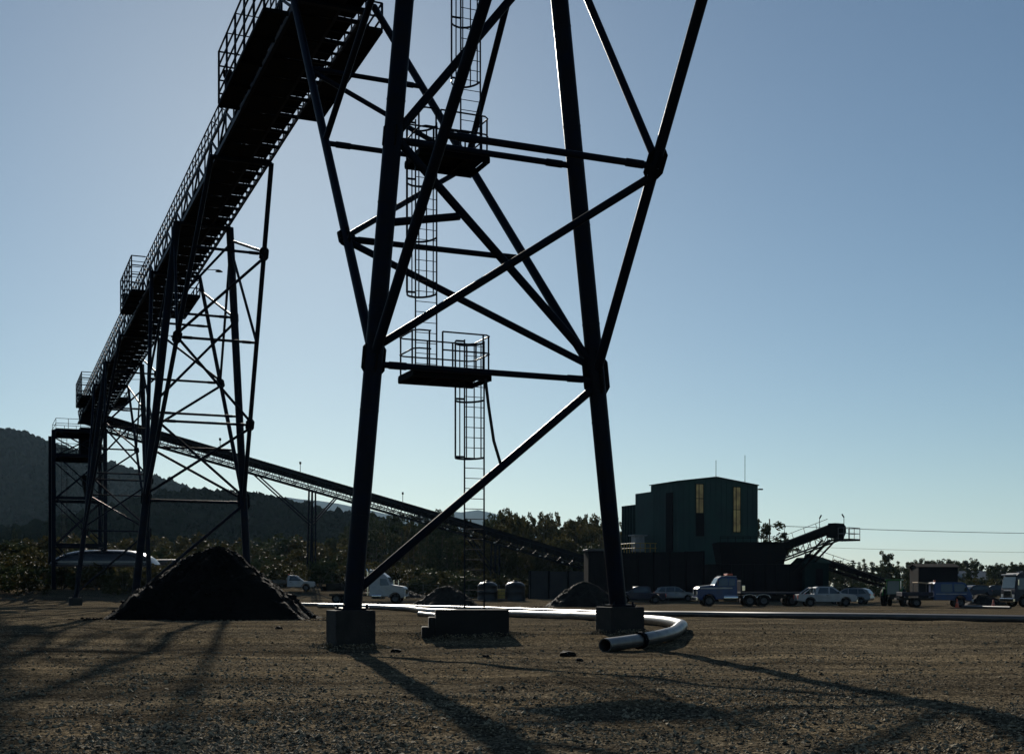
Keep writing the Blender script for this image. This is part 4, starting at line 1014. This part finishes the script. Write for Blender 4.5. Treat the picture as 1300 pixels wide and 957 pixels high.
def tow_truck():
    th = vroot('tow_truck', 'white and blue bonneted truck with orange light bar and long flat deck, facing left', 'truck', 948, 114, R(180+3))
    # cab at the front (+x)
    cab = [(4.55, .55), (4.7, .8), (4.7, 1.55), (4.5, 1.72), (3.15, 1.88), (2.72, 2.58), (2.5, 2.66), (1.2, 2.66), (1.08, 2.5), (1.08, .62), (2.9, .62)]+list(reversed(wheel_arch(3.65, .58, .55)))
    o, hw = body(th, 'cab', cab, 2.1, BLUE, 1.7, .14, 2.66, .07)
    k = MB()
    for s in (-1, 1): k.obox((3.0, s*1.06, 1.62), (2.9, 0, -.02), (0, .02, 0), (0, 0, .12))
    k.build('side_stripe', WHITE, th, local=True)
    k = MB(); k.box((1.85, 0, 2.69), 1.4, 1.86, .08); k.build('roof', WHITE, th, local=True, bevel=.03)
    k = MB(); k.obox((3.85, 0, 1.83), (1.3, 0, -.15), (0, 1.7, 0), (0.01, 0, .06)); k.build('bonnet', WHITE, th, local=True, bevel=.03)
    side_glass(th, [[(2.95, 1.85), (2.58, 2.5), (1.95, 2.52), (1.95, 1.82)], [(1.85, 1.82), (1.85, 2.5), (1.3, 2.48), (1.3, 1.82)]], hw)
    cross_glass(th, (3.1, 1.95), (2.78, 2.54), hw, m=GLASS_L)
    lb = strip(th, 'light_bar', (1.7, 0, 2.84), .5, 1.5, .17, ORANGE, .04)
    strip(th, 'bumper', (4.78, 0, .65), .2, 2.2, .34, CHROME, .05); strip(th, 'grille', (4.72, 0, 1.25), .06, 1.0, .62, CHROME, .02)
    lamps(th, 4.68, .84, 1.2, .3, .24, 'headlight', LAMP); mirrors(th, 2.9, 1.08, 2.05, BLACKP, .4)
    k = MB()
    for s in (-1, 1): k.lathe([(.3, -.65), (.33, -.6), (.33, .6), (.3, .65), (0, .65)], (1.7, s*.84, .75), (1, 0, 0), 16)
    k.build('fuel_tank', CHROME, th, local=True)
    k = MB(); k.box((-1.7, 0, .82), 7.2, .9, .26); k.build('chassis', BLACKP, th, local=True)
    k = MB(); k.box((-2.1, 0, 1.2), 5.9, 2.35, .16); k.box((.78, 0, 1.75), .1, 2.3, 1.1); k.build('flat_deck', NAVY, th, local=True, bevel=.02)
    for x, dl in ((3.65, False), (-.05, True), (-1.3, True), (-3.9, True)):
        for s in (-.98, .98): wheel(th, x, s, .5, .28, dl)
    for s in (-1.02, 1.02):
        for x in (-.05, -1.3): k = MB(); k.path([(x-.62, s, .75), (x-.45, s, 1.0), (x, s, 1.09), (x+.45, s, 1.0), (x+.62, s, .75)], .05, 6); k.build('mudguard', CHROME, th, local=True)
    lamps(th, -5.05, .95, 1.12, .3, .14, 'tail_light', REDP)
    k = MB(); k.box((.5, .7, 1.62), .3, .36, .5); k.build('tool_locker', CHROME, th, local=True, bevel=.03)
tow_truck()
def crew_truck():
    th = vroot('crew_cab_truck', 'dark blue crew-cab truck with flat deck and orange roof beacon, near the right edge', 'truck', 1187, 107, R(-4))
    cab = [(2.75, .55), (2.85, .9), (2.72, 1.25), (2.3, 2.02), (2.05, 2.12), (-.15, 2.12), (-.3, 2.0), (-.3, .6), (1.2, .6)]+list(reversed(wheel_arch(1.85, .48, .55)))
    o, hw = body(th, 'cab', cab, 1.9, BLUE, 1.25, .12, 2.12, .06)
    side_glass(th, [[(2.5, 1.32), (2.18, 1.95), (1.35, 1.97), (1.35, 1.3)], [(1.2, 1.3), (1.2, 1.97), (.25, 1.97), (.25, 1.3)]], hw, GLASS_L)
    cross_glass(th, (2.68, 1.34), (2.36, 1.96), hw)
    k = MB()
    for s in (-1, 1): k.box((1.1, s*.957, 1.13), 2.5, .02, .06)
    k.build('side_stripe', WHITE, th, local=True)
    strip(th, 'bumper', (2.86, 0, .58), .16, 1.9, .26, WHITE, .04); lamps(th, 2.83, .7, .95, .34, .2, 'headlight', LAMP); mirrors(th, 2.3, .97, 1.5, BLACKP, .3)
    k = MB(); k.lathe([(.1, 0), (.1, .12), (.06, .17), (0, .18)], (-.05, 0, 2.13), n=12); k.build('beacon', ORANGE, th, local=True)
    k = MB(); k.box((-1.7, 0, .7), 3.2, .8, .2); k.build('chassis', BLACKP, th, local=True)
    k = MB(); k.box((-1.68, 0, 1.0), 2.6, 2.0, .1)
    for s in (-1, 1): k.box((-1.68, s*1.0, 1.16), 2.6, .05, .26)
    k.box((-2.96, 0, 1.16), .05, 2.0, .26); k.build('flat_deck', NAVY, th, local=True, bevel=.02)
    k = MB()
    for s in (-.9, .9): k.tube((-.5, s, 1.0), (-.5, s, 2.05), .04, 6); k.tube((-1.6, s, 1.0), (-1.6, s, 2.0), .03, 6)
    k.tube((-.5, -.9, 2.05), (-.5, .9, 2.05), .04, 6); k.build('ladder_rack', GALV, th, local=True)
    k = MB(); k.obox((-1.0, 0, 2.06), (1.3, 0, -.12), (0, 1.9, 0), (0, 0, .06)); k.build('load_board', mat('pale_board', (.5, .36, .22), .7, 0, (.4, .3, .2), 3.0), th, local=True)
    for x, dl in ((1.85, False), (-1.75, True)):
        for s in (-.84, .84): wheel(th, x, s, .4, .24, dl)
crew_truck()
def road_truck(name, label, pxx, Y, rot, paint, style, trailer):
    th = vroot(name, label, 'truck', pxx, Y, rot)
    if style == 'bonnet':
        cab = [(3.0, .6), (3.1, .9), (3.05, 1.55), (2.85, 1.72), (1.7, 1.9), (1.25, 2.7), (.6, 3.2), (-.3, 3.42), (-.55, 3.4), (-.55, .7), (1.3, .7)]+list(reversed(wheel_arch(2.1, .58, .55)))
        o, hw = body(th, 'cab', cab, 2.2, paint, 1.7, .16, 3.3, .08)
        side_glass(th, [[(1.52, 1.85), (1.18, 2.5), (.55, 2.52), (.55, 1.82)]], hw); cross_glass(th, (1.64, 2.0), (1.3, 2.62), hw)
        xf = 3.06
    else:
        cab = [(2.2, .5), (2.3, .8), (2.28, 1.5), (2.05, 2.75), (1.8, 2.95), (.1, 3.0), (-.1, 2.85), (-.1, .6), (.9, .6)]+list(reversed(wheel_arch(1.35, .58, .55)))
        o, hw = body(th, 'cab', cab, 2.3, paint, 1.5, .1, 3.0, .08)
        side_glass(th, [[(2.05, 1.55), (1.88, 2.5), (.9, 2.52), (.9, 1.5)]], hw); cross_glass(th, (2.27, 1.65), (2.1, 2.6), hw)
        strip(th, 'sun_visor', (2.2, 0, 2.78), .3, 2.0, .14, WHITE)
        xf = 2.28
    strip(th, 'bumper', (xf+.06, 0, .62), .22, 2.25, .34, CHROME, .05); strip(th, 'grille', (xf+.03, 0, 1.2), .06, 1.2, .5, CHROME, .02)
    lamps(th, xf+.02, .9, .98, .3, .26, 'headlight', LAMP); mirrors(th, xf-1.0 if style == 'bonnet' else 2.1, 1.12, 2.1, CHROME, .5)
    if style == 'bonnet':
        k = MB()
        for s in (-1, 1): k.tube((-.72, s*.95, .8), (-.72, s*.95, 3.2), .09, 10); k.tube((-.72, s*.95, 3.2), (-.86, s*.95, 3.5), .08, 10)
        k.build('exhaust_stack', CHROME, th, local=True)
    k = MB(); k.box((-2.3, 0, .85), 5.0, .85, .25); k.build('chassis', BLACKP, th, local=True)
    k = MB()
    for s in (-1, 1): k.lathe([(.28, -.5), (.3, -.45), (.3, .45), (.28, .5), (0, .5)], (.2, s*.85, .75), (1, 0, 0), 14)
    k.build('fuel_tank', CHROME, th, local=True)
    for x, dl in ((2.1 if style == 'bonnet' else 1.35, False), (-2.6, True), (-3.9, True)):
        for s in (-.98, .98): wheel(th, x, s, .5, .28, dl)
    if trailer == 'deck':
        k = MB(); k.box((-3.2, 0, 1.3), 4.6, 2.4, .14); k.box((-5.45, 0, 1.5), .1, 2.4, .4); k.build('flat_deck', STEEL_D, th, local=True)
        k = MB(); k.box((-2.2, 0, 2.05), 1.7, 2.0, 1.35); k.build('crate_body', SILVER, th, local=True, bevel=.05)
        k = MB(); k.box((-4.3, .1, 1.7), 1.6, 1.6, .66); k.build('load_box', SPOIL, th, local=True, bevel=.08)
    else:
        k = MB(); k.box((-3.0, 0, 2.2), 5.4, 2.45, 1.9); k.build('tipper_body', NAVY, th, local=True, bevel=.05)
        k = MB()
        for x in np.linspace(-5.5, -.5, 6):
            for s in (-1, 1): k.box((x, s*1.25, 2.2), .12, .1, 1.9)
        k.build('side_rib', NAVY, th, local=True)
    return th
road_truck('road_truck', 'white bonneted truck cab with tall chrome exhausts, half hidden by the left trestle leg', 478, 128, R(-5), WHITE, 'bonnet', 'deck')
road_truck('tipper_truck', 'navy tipper truck with a white front, facing left and cut by the right edge', 1311, 109, R(180+8), NAVY, 'flat', 'tip')
def tractor():
    th = vroot('tractor', 'green tractor with a boxy cab parked behind the deck of the crew-cab truck', 'tractor', 1136, 114, R(62))
    k = MB(); k.prism([(2.0, .7), (2.05, 1.2), (1.8, 1.38), (.4, 1.5), (.4, .7)], -.36, .36, lambda p: Vector((p.x, p.z, p.y))); k.build('bonnet', TGREEN, th, local=True, bevel=.06)
    k = MB(); k.box((-.1, 0, .85), 1.8, .6, .5); k.build('chassis', BLACKP, th, local=True, bevel=.05)
    k = MB()
    for x, y in ((.42, -.6), (.42, .6), (-.75, -.6), (-.75, .6)): k.bar((x, y, 1.0), (x*.88, y*.95, 2.3), .09, .09, (1, 0, 0))
    k.box((-.16, 0, 2.36), 1.45, 1.4, .13); k.build('cab_frame', TGREEN, th, local=True, bevel=.03)
    k = MB(); k.prism([(.38, 1.05), (.33, 2.28), (-.62, 2.28), (-.68, 1.05)], -.56, .56, lambda p: Vector((p.x, p.z, p.y))); k.build('cab_glass', GLASS_L, th, local=True)
    for s in (-.82, .82): wheel(th, -.6, s, .78, .42); wheel(th, 1.45, s*.9, .46, .3)
    for s in (-.82, .82): k = MB(); k.path([(-1.35, s, .95), (-1.2, s, 1.45), (-.6, s, 1.68), (.0, s, 1.5), (.2, s, 1.1)], .07, 6); k.build('mudguard', TGREEN, th, local=True)
    k = MB(); k.tube((1.2, .2, 1.4), (1.2, .2, 2.2), .05, 8); k.build('exhaust', BLACKP, th, local=True)
    lamps(th, 2.04, .24, 1.1, .14, .14, 'headlight', YELLOW)
tractor()
for a, Y, lb in ((1261, 101, 'orange traffic cone on the gravel by the fallen pole'), (1215, 104.2, 'orange traffic cone in front of the crew-cab truck')):
    X = px(a, Y); th = thing('traffic_cone', lb, 'traffic cone', (X, Y, gz(X, Y)), group='traffic cones')
    k = MB(); k.box((0, 0, .02), .4, .4, .05); k.lathe([(.16, .04), (.13, .2), (.04, .72), (.02, .75), (0, .75)], (0, 0, 0), n=16); k.build('cone_body', ORANGE, th, local=True)
    k = MB(); k.lathe([(.112, .3), (.087, .45)], (0, 0, .0), n=16); k.build('band', WHITE, th, local=True)

# ------------------------------------------------------------------ poles and wires
def pole(label, X, Y, h, arms):
    g = gz(X, Y); th = thing('utility_pole', label, 'utility pole', (X, Y, g))
    k = MB(); k.tube((0, 0, -.3), (0, 0, h), .15, 10, .1); k.build('pole_shaft', TIMBER, th, local=True)
    for z in arms:
        k = MB(); k.box((0, -.16, z), 2.4, .12, .12); o = k.build('crossarm', TIMBER, th, local=True)
        k = MB()
        for a in (-1.1, -.4, .4, 1.1): k.lathe([(.05, .06), (.06, .12), (.04, .2), (0, .22)], (a, -.16, z), n=8)
        k.build('insulator', GALV, o, local=True)
    return Vector((X, Y, g))
pa = pole('timber power pole with a crossarm behind the screening plant', px(977, 215), 215, pz(661, 215), (pz(671, 215)-0,))
pb = Vector((150.0, 236.0, 0)); pole('timber power pole out at the far right of the yard', pb.x, pb.y, pz(661, 215)+.3, (pz(671, 215),))
k = MB()
for a, hz in ((-1.1, 0.2), (1.1, .2), (0.4, -3.2)):
    p0 = pa+Vector((a, -.2, pz(671, 215)+hz)); p1 = pb+Vector((a, -.2, pz(671, 215)+hz)); pts = []
    for i in range(41):
        t_ = i/40; q = p0.lerp(p1, t_); q.z -= 1.3*4*t_*(1-t_)*.6; pts.append(q)
    k.path(pts, .026, 5)
tag(k.build('power_line', BLACKP), 'thin overhead power wires strung across the sky at the right', 'power line')
def light_post():
    X, Y = px(567, 136), 136.0
    th = thing('light_post', 'slim yard lamp post with a bright arm, rising from the scrub left of the ladder', 'lamp post', (X, Y, gz(X, Y)))
    k = MB(); k.tube((0, 0, 0), (0, 0, 4.3), .06, 8); k.tube((0, 0, 4.3), (-2.6, 0, 3.7), .05, 8); k.build('post', GALV, th, local=True)
    k = MB(); k.box((.25, 0, 4.36), .9, .3, .14); k.build('lamp_head', WHITE, th, local=True)
# yard fence behind the tanks
def fence():
    A, B = Vector((px(498, 144), 144, 0)), Vector((px(672, 146), 146, 0)); th = thing('wire_fence', 'thin post and wire fence across the yard behind the domed tanks', 'fence', (A.x, A.y, gz(A.x, A.y)))
    n = 9
    for i in range(n+1):
        c = A.lerp(B, i/n); g = gz(c.x, c.y); k = MB(); k.tube((c.x, c.y, g-.2), (c.x, c.y, g+1.7), .05, 6); k.build('post', GALV, th)
    k = MB()
    for h in (.3, .75, 1.2, 1.6):
        k.path([Vector((c.x, c.y, gz(c.x, c.y)+h)) for c in [A.lerp(B, i/n) for i in range(n+1)]], .012, 4)
    k.build('wire', GALV, th)
fence()

# ------------------------------------------------------------------ trees and shrubs
def leaves(centres, radii, per, size, seed, squash=.8):
    r_ = np.random.default_rng(seed); Vs = []; n = 0
    for c, rad, pn in zip(centres, radii, per):
        d = r_.normal(size=(pn, 3)); d /= np.linalg.norm(d, axis=1)[:, None]
        p = np.array(c)+d*(rad*r_.uniform(.25, 1.0, pn)**.6)[:, None]*np.array([1, 1, squash])
        a = r_.normal(size=(pn, 3)); a /= np.linalg.norm(a, axis=1)[:, None]; b = np.cross(a, r_.normal(size=(pn, 3))); b /= np.linalg.norm(b, axis=1)[:, None]
        s = size*r_.uniform(.6, 1.35, pn)[:, None]
        Vs.append(np.stack([p-a*s, p-b*s*.55, p+a*s, p+b*s*.55], 1))
    V = np.concatenate(Vs).reshape(-1, 3); return V, np.arange(len(V)).reshape(-1, 4)
def make_tree(style, seed, m, label):
    rs = random.Random(seed); h = 1.0
    root = thing('tree', label, 'tree')
    tr = MB(); C, Rr, N = [], [], []
    if style == 'conifer':
        H = 10.0; tr.tube((0, 0, -.3), (0, 0, H*.6), .17, 8, .09); tr.tube((0, 0, H*.6), (0, 0, H*.985), .09, 6, .015)
        z = H*.14
        while z < H*.98:
            f = 1-(z/H); rad = .28+f*2.0*rs.uniform(.75, 1.15); k = 6 if f > .2 else 4
            for i in range(k):
                a = rs.uniform(0, 6.28); L = rad*rs.uniform(.55, 1.1); e = (L*math.cos(a), L*math.sin(a), z-.12*L)
                tr.tube((0, 0, z), e, .03, 4, .012)
                for q in (.35, .65, .95): C.append((e[0]*q, e[1]*q, z-.12*L*q+.05)); Rr.append(.22+.28*f); N.append(int(16+14*f))
            z += rs.uniform(.42, .62)
        size = .17; sq = .55
    elif style == 'broad':
        H = 9.0; tr.tube((0, 0, -.3), (.15, .1, H*.35), .2, 8, .14); tr.tube((.15, .1, H*.35), (0, .2, H*.9), .14, 8, .03)
        for i in range(26):
            z0 = H*rs.uniform(.22, .85); a = rs.uniform(0, 6.28); L = rs.uniform(.9, 2.5)*(1-.55*abs(z0/H-.5)*1.6); e = (L*math.cos(a), L*math.sin(a), z0+rs.uniform(.4, 1.5))
            tr.tube((.1, .12, z0), e, .06, 5, .02)
            for q in range(3):
                C.append((e[0]+rs.gauss(0, .4), e[1]+rs.gauss(0, .4), e[2]+rs.gauss(0, .35))); Rr.append(rs.uniform(.35, .75)); N.append(42)
        size = .19; sq = .75
    elif style == 'ragged':
        H = 11.0; tr.tube((0, 0, -.3), (.2, 0, H*.5), .16, 8, .11); tr.tube((.2, 0, H*.5), (.05, .1, H*.98), .11, 6, .02)
        for i in range(24):
            z0 = H*rs.uniform(.3, .97); a = rs.uniform(0, 6.28); L = rs.uniform(.4, 1.5)*(1.15-.55*z0/H); e = (.12+L*math.cos(a), L*math.sin(a), z0+rs.uniform(.0, .7))
            tr.tube((.12, 0, z0), e, .045, 5, .015)
            for q in range(2): C.append((e[0]+rs.gauss(0, .25), e[1]+rs.gauss(0, .25), e[2]+rs.gauss(0, .25))); Rr.append(rs.uniform(.25, .55)); N.append(34)
        size = .18; sq = .8
    else:
        H = 3.0
        for i in range(7):
            a = rs.uniform(0, 6.28); L = rs.uniform(.3, 1.3); tr.tube((0, 0, -.2), (L*math.cos(a), L*math.sin(a), rs.uniform(1.2, 2.3)), .05, 5, .02)
        for i in range(30):
            a = rs.uniform(0, 6.28); L = 1.75*math.sqrt(rs.random()); z = rs.uniform(.3, 2.75)*(1-(L/2.6)**2); C.append((L*math.cos(a), L*math.sin(a), z)); Rr.append(rs.uniform(.28, .6)); N.append(34)
        size = .15; sq = .8
    to = tr.build('trunk' if style != 'shrub' else 'stem', BARK, root, local=True)
    V, Fa = leaves(C, Rr, N, size, seed, sq)
    np_mesh('crown' if style != 'shrub' else 'foliage', V, Fa, m, root)
    root['category'] = 'tree' if style != 'shrub' else 'shrub'
    return root, H
PROTO = {}
for st, mm, sd_ in (('conifer', LEAF_D, 1), ('conifer', LEAF_O, 2), ('broad', LEAF_D, 3), ('broad', LEAF_O, 4), ('ragged', LEAF_D, 5), ('ragged', LEAF_O, 6), ('shrub', LEAF_G, 7), ('shrub', LEAF_O, 8), ('shrub', LEAF_D, 9), ('broad', LEAF_O, 14), ('ragged', LEAF_D, 15)):
    key = st+('_o' if mm is LEAF_O else '_g' if mm is LEAF_G else '_d'); PROTO.setdefault(key, []).append(make_tree(st, sd_, mm, ''))
used = set()
def plant(key, X, Y, h, label, group, name=None, wide=1.0):
    root, H = random.choice(PROTO[key])
    if root.name in used: o = copy_tree(root)
    else: o = root; used.add(root.name)
    s = h/H
    o.location = (X, Y, gz(X, Y)-.05); o.rotation_euler = (0, 0, random.uniform(0, 6.28)); o.scale = (s*wide, s*wide, s)
    o.name = name or ('shrub' if key.startswith('shrub') else 'conifer_tree' if key.startswith('conifer') else 'forest_tree')
    o['label'] = label; o['group'] = group; o['category'] = 'shrub' if key.startswith('shrub') else 'tree'
    return o
# named silhouettes along the right-hand sky line: (px, py of the top, distance, kind, width, label)
for a, b, Y, kd, wd, lb in ((1207, 690, 205, 'broad_d', .72, 'tallest dark tree of the right-hand tree line, above the dark shed'), (1101, 690, 215, 'ragged_d', .9, 'tall thin-topped tree right of the discharge conveyor platform'),
        (1128, 701, 215, 'broad_d', .62, 'dark round-headed tree between the thin-topped tree and the shed'), (1073, 698, 220, 'conifer_d', .7, 'slender pointed conifer just right of the discharge conveyor platform'),
        (1192, 708, 215, 'ragged_d', .8, 'short ragged tree standing just left of the tallest right-hand tree'), (1233, 710, 220, 'broad_d', .7, 'dark tree right of the tallest right-hand tree'),
        (1285, 711, 225, 'conifer_d', .8, 'pointed conifer over the pale roof near the right edge'), (1263, 716, 225, 'broad_d', .7, 'round dark tree over the pale roof'), (1275, 714, 230, 'conifer_d', .7, 'small pointed conifer left of the bigger one near the right edge'),
        (966, 662, 200, 'broad_d', .6, 'dark tree against the right corner of the green building'), (996, 664, 200, 'ragged_d', 1.1, 'dark tree between the power pole and the discharge conveyor'),
        (1060, 712, 210, 'broad_d', .8, 'dark bushy tree under the discharge conveyor platform'), (1047, 711, 190, 'broad_d', .6, 'dark tree behind the small grey-green shed'), (1155, 712, 215, 'broad_d', .6, 'bushy tree left of the dark shed')):
    plant(kd, px(a, Y), Y, pz(b, Y)-gz(px(a, Y), Y), lb, 'trees along the right-hand sky line', None, wd*1.25)
for i, a in enumerate(np.arange(1040, 1330, 4.6)):
    Y = random.uniform(222, 262); X = px(a+random.uniform(-4, 4), Y); b = 717+random.uniform(-6, 9)+(3 if a > 1215 else 0)
    plant(random.choice(['broad_d', 'ragged_d', 'conifer_d', 'conifer_d', 'broad_d']), X, Y, pz(b, Y), 'dark tree in the low unbroken belt along the right-hand sky line', 'trees in the right-hand belt')
for i, a in enumerate(np.arange(1040, 1330, 13)):
    Y = random.uniform(175, 200); X = px(a+random.uniform(-5, 5), Y)
    plant(random.choice(['shrub_d', 'shrub_o', 'shrub_d']), X, Y, random.uniform(1.8, 3.2), 'low dark shrub at the foot of the right-hand tree belt', 'shrubs under the right-hand belt', None, 1.2)
# middle forest: sky line between the left trestle leg and the green building
skyl = [(440, 668), (455, 658), (470, 652), (490, 655), (510, 656), (540, 652), (553, 645), (580, 662), (600, 660), (632, 651), (660, 657), (685, 659), (710, 661), (740, 662), (760, 664), (790, 668), (800, 672)]
sx_, sy_ = zip(*skyl)
for row, (Y0, Y1, d0, step) in enumerate(((235, 265, 0, 5.5), (205, 230, 9, 6.5), (182, 202, 22, 9.5))):
    for a in np.arange(438 if row < 2 else 450, 800, step):
        aa = a+random.uniform(-3, 3); Y = random.uniform(Y0, Y1); X = px(aa, Y); top = np.interp(aa, sx_, sy_)+d0+random.uniform(-5, 8)
        left = aa < 590
        kd = random.choice(['ragged_d', 'ragged_d', 'conifer_d', 'broad_d', 'ragged_o'] if left else ['broad_o', 'broad_o', 'broad_d', 'ragged_o', 'conifer_o', 'broad_o'])
        hh = pz(top, Y)-gz(X, Y)
        rowl = ('back', 'middle', 'front')[row]
        lb = ('thin dark tree in the %s row of the forest left of the ladder' if left else 'olive-green tree in the %s row of the forest right of the ladder') % rowl
        plant(kd, X, Y, hh, lb, 'forest trees behind the loading conveyor, %s row %s' % (rowl, 'left' if left else 'right'), None, 10/hh*(.62 if left else .8))
for i in range(46):
    Y = random.uniform(158, 182); a = random.uniform(428, 690); X = px(a, Y)
    plant(random.choice(['shrub_g', 'shrub_o', 'shrub_d']), X, Y, random.uniform(2.2, 4.2), 'scrubby bush at the foot of the middle forest', 'scrub in front of the middle forest', None, 1.3)
# gorse bank at the left
for row, (Y0, Y1, h0, h1, step) in enumerate(((134, 146, 2.4, 3.6, 17), (150, 166, 3.0, 4.2, 15), (170, 188, 3.2, 4.6, 13), (194, 216, 3.4, 5.6, 12))):
    for a in np.arange(-24, 445, step):
        aa = a+random.uniform(-6, 6); Y = random.uniform(Y0, Y1); X = px(aa, Y)
        if row == 0 and aa > 338: continue
        plant(random.choice(['shrub_g', 'shrub_g', 'shrub_o', 'shrub_d']), X, Y, random.uniform(h0, h1), 'olive gorse bush in the %s row of the bank at the left' % ('front', 'second', 'third', 'rear')[row], 'gorse bushes on the left bank, %s row' % ('front', 'second', 'third', 'rear')[row], 'gorse_bush', 1.15)
for a, b, Y in ((424, 680, 190), (446, 672, 195), (18, 668, 215)):
    plant('conifer_d', px(a, Y), Y, pz(b, Y)-gz(px(a, Y), Y), {424: 'dark conifer rising from the gorse just left of the left trestle leg', 446: 'dark conifer behind the left trestle leg', 18: 'dark conifer at the far left above the gorse bank'}[a], 'conifers in the gorse')
for k_, lst in PROTO.items():
    for root, H in lst:
        if root.name not in used and root['label'] == '':
            for ch in list(root.children): bpy.data.objects.remove(ch)
            bpy.data.objects.remove(root)

# ------------------------------------------------------------------ loose stones on the gravel
def stones():
    n = 130000
    Y = 11.5/(1-rng.random(n)*.85); X = px(rng.uniform(-60, 1360, n), Y)
    clump = vnoise(X*.8, Y*.45, 2.2)+.6*vnoise(X*2.3+4, Y*1.1, 1.4)
    keep = rng.random(n) < np.clip(.55+.38*clump, .12, 1); X = X[keep]; Y = Y[keep]; n = len(X)
    m = 9000; bl = [(pt1('L', .6), .75), (pt1('R', .6), .75), (S(-.2, 1.1, 0), 1.25)]
    for c, rad in bl:
        a = rng.uniform(0, 6.28, m//3); q = rad*(.85+.7*rng.random(m//3)**2.2); X = np.concatenate([X, c.x+q*np.cos(a)]); Y = np.concatenate([Y, c.y+q*np.sin(a)*.8])
    n = len(X)
    s = .006+.017*rng.random(n)**2.5+.035*rng.random(n)**18
    base = np.array([(1, 0, 0), (-1, 0, 0), (0, 1, 0), (0, -1, 0), (0, 0, 1), (0, 0, -1)], float)
    fa = np.array([(0, 2, 4), (2, 1, 4), (1, 3, 4), (3, 0, 4), (2, 0, 5), (1, 2, 5), (3, 1, 5), (0, 3, 5)])
    ang = rng.uniform(0, 6.28, n); ca, sa = np.cos(ang), np.sin(ang)
    V = base[None]*rng.uniform(.55, 1.35, (n, 6, 1))+rng.uniform(-.3, .3, (n, 6, 3))
    V = V*s[:, None, None]*np.array([1.25, 1.0, .7])
    V = np.stack([V[..., 0]*ca[:, None]-V[..., 1]*sa[:, None], V[..., 0]*sa[:, None]+V[..., 1]*ca[:, None], V[..., 2]], -1)
    lift = np.zeros(n)
    for c, rad in bl: lift += .13*np.exp(-((np.hypot(X-c.x, Y-c.y)-rad*.8)/(.32*rad))**2)*(rng.random(n)*.8+.2)*(np.arange(n) >= n-m)
    V = V+np.stack([X, Y, zg(X, Y)+s*.2+lift], -1)[:, None, :]
    kind(np_mesh('loose_gravel', V.reshape(-1, 3), (fa[None]+(np.arange(n)*6)[:, None, None]).reshape(-1, 3), STONE), 'stuff')
stones()
for i, (a, Y, s, lb) in enumerate(((720, 30.6, .17, 'dark fist-sized rock lying on the gravel right of the wide stepped block'), (502, 32.5, .12, 'small rock beside the left concrete footing'), (735, 28.2, .08, 'small stone in front of the larger dark rock'), (617, 29.5, .07, 'small stone in front of the wide stepped block'), (354, 41.0, .1, 'small rock on the gravel below the coal heap'), (658, 92, .45, 'small pale-topped block on the ground beside the long pipeline'))):
    X = px(a, Y); V = ICO_V*rng.uniform(.75, 1.2, (len(ICO_V), 1))*s*np.array([1.25, 1, .62])
    o = np_mesh('rock', V, ICO_F, SPOIL if i < 5 else STONE); o.location = (X, Y, gz(X, Y)+s*.25); tag(o, lb, 'rock', None)

# ------------------------------------------------------------------ air: one even box of haze round camera and scene
def haze(x0, x1, y0, y1, z0, z1, dens):
    m = bpy.data.materials.new('haze_air'); m.use_nodes = True; t = m.node_tree; t.nodes.clear()
    v = t.nodes.new('ShaderNodeVolumePrincipled'); o = t.nodes.new('ShaderNodeOutputMaterial')
    v.inputs['Color'].default_value = (0.48, 0.74, 1.0, 1); v.inputs['Density'].default_value = dens; v.inputs['Anisotropy'].default_value = 0.25
    t.links.new(v.outputs[0], o.inputs['Volume'])
    k = MB(); k.box(((x0+x1)/2, (y0+y1)/2, (z0+z1)/2), x1-x0, y1-y0, z1-z0)
    kind(k.build('haze', m), 'stuff')
haze(-12500, 12500, -400, 16500, -4, 700, 3.2e-5)
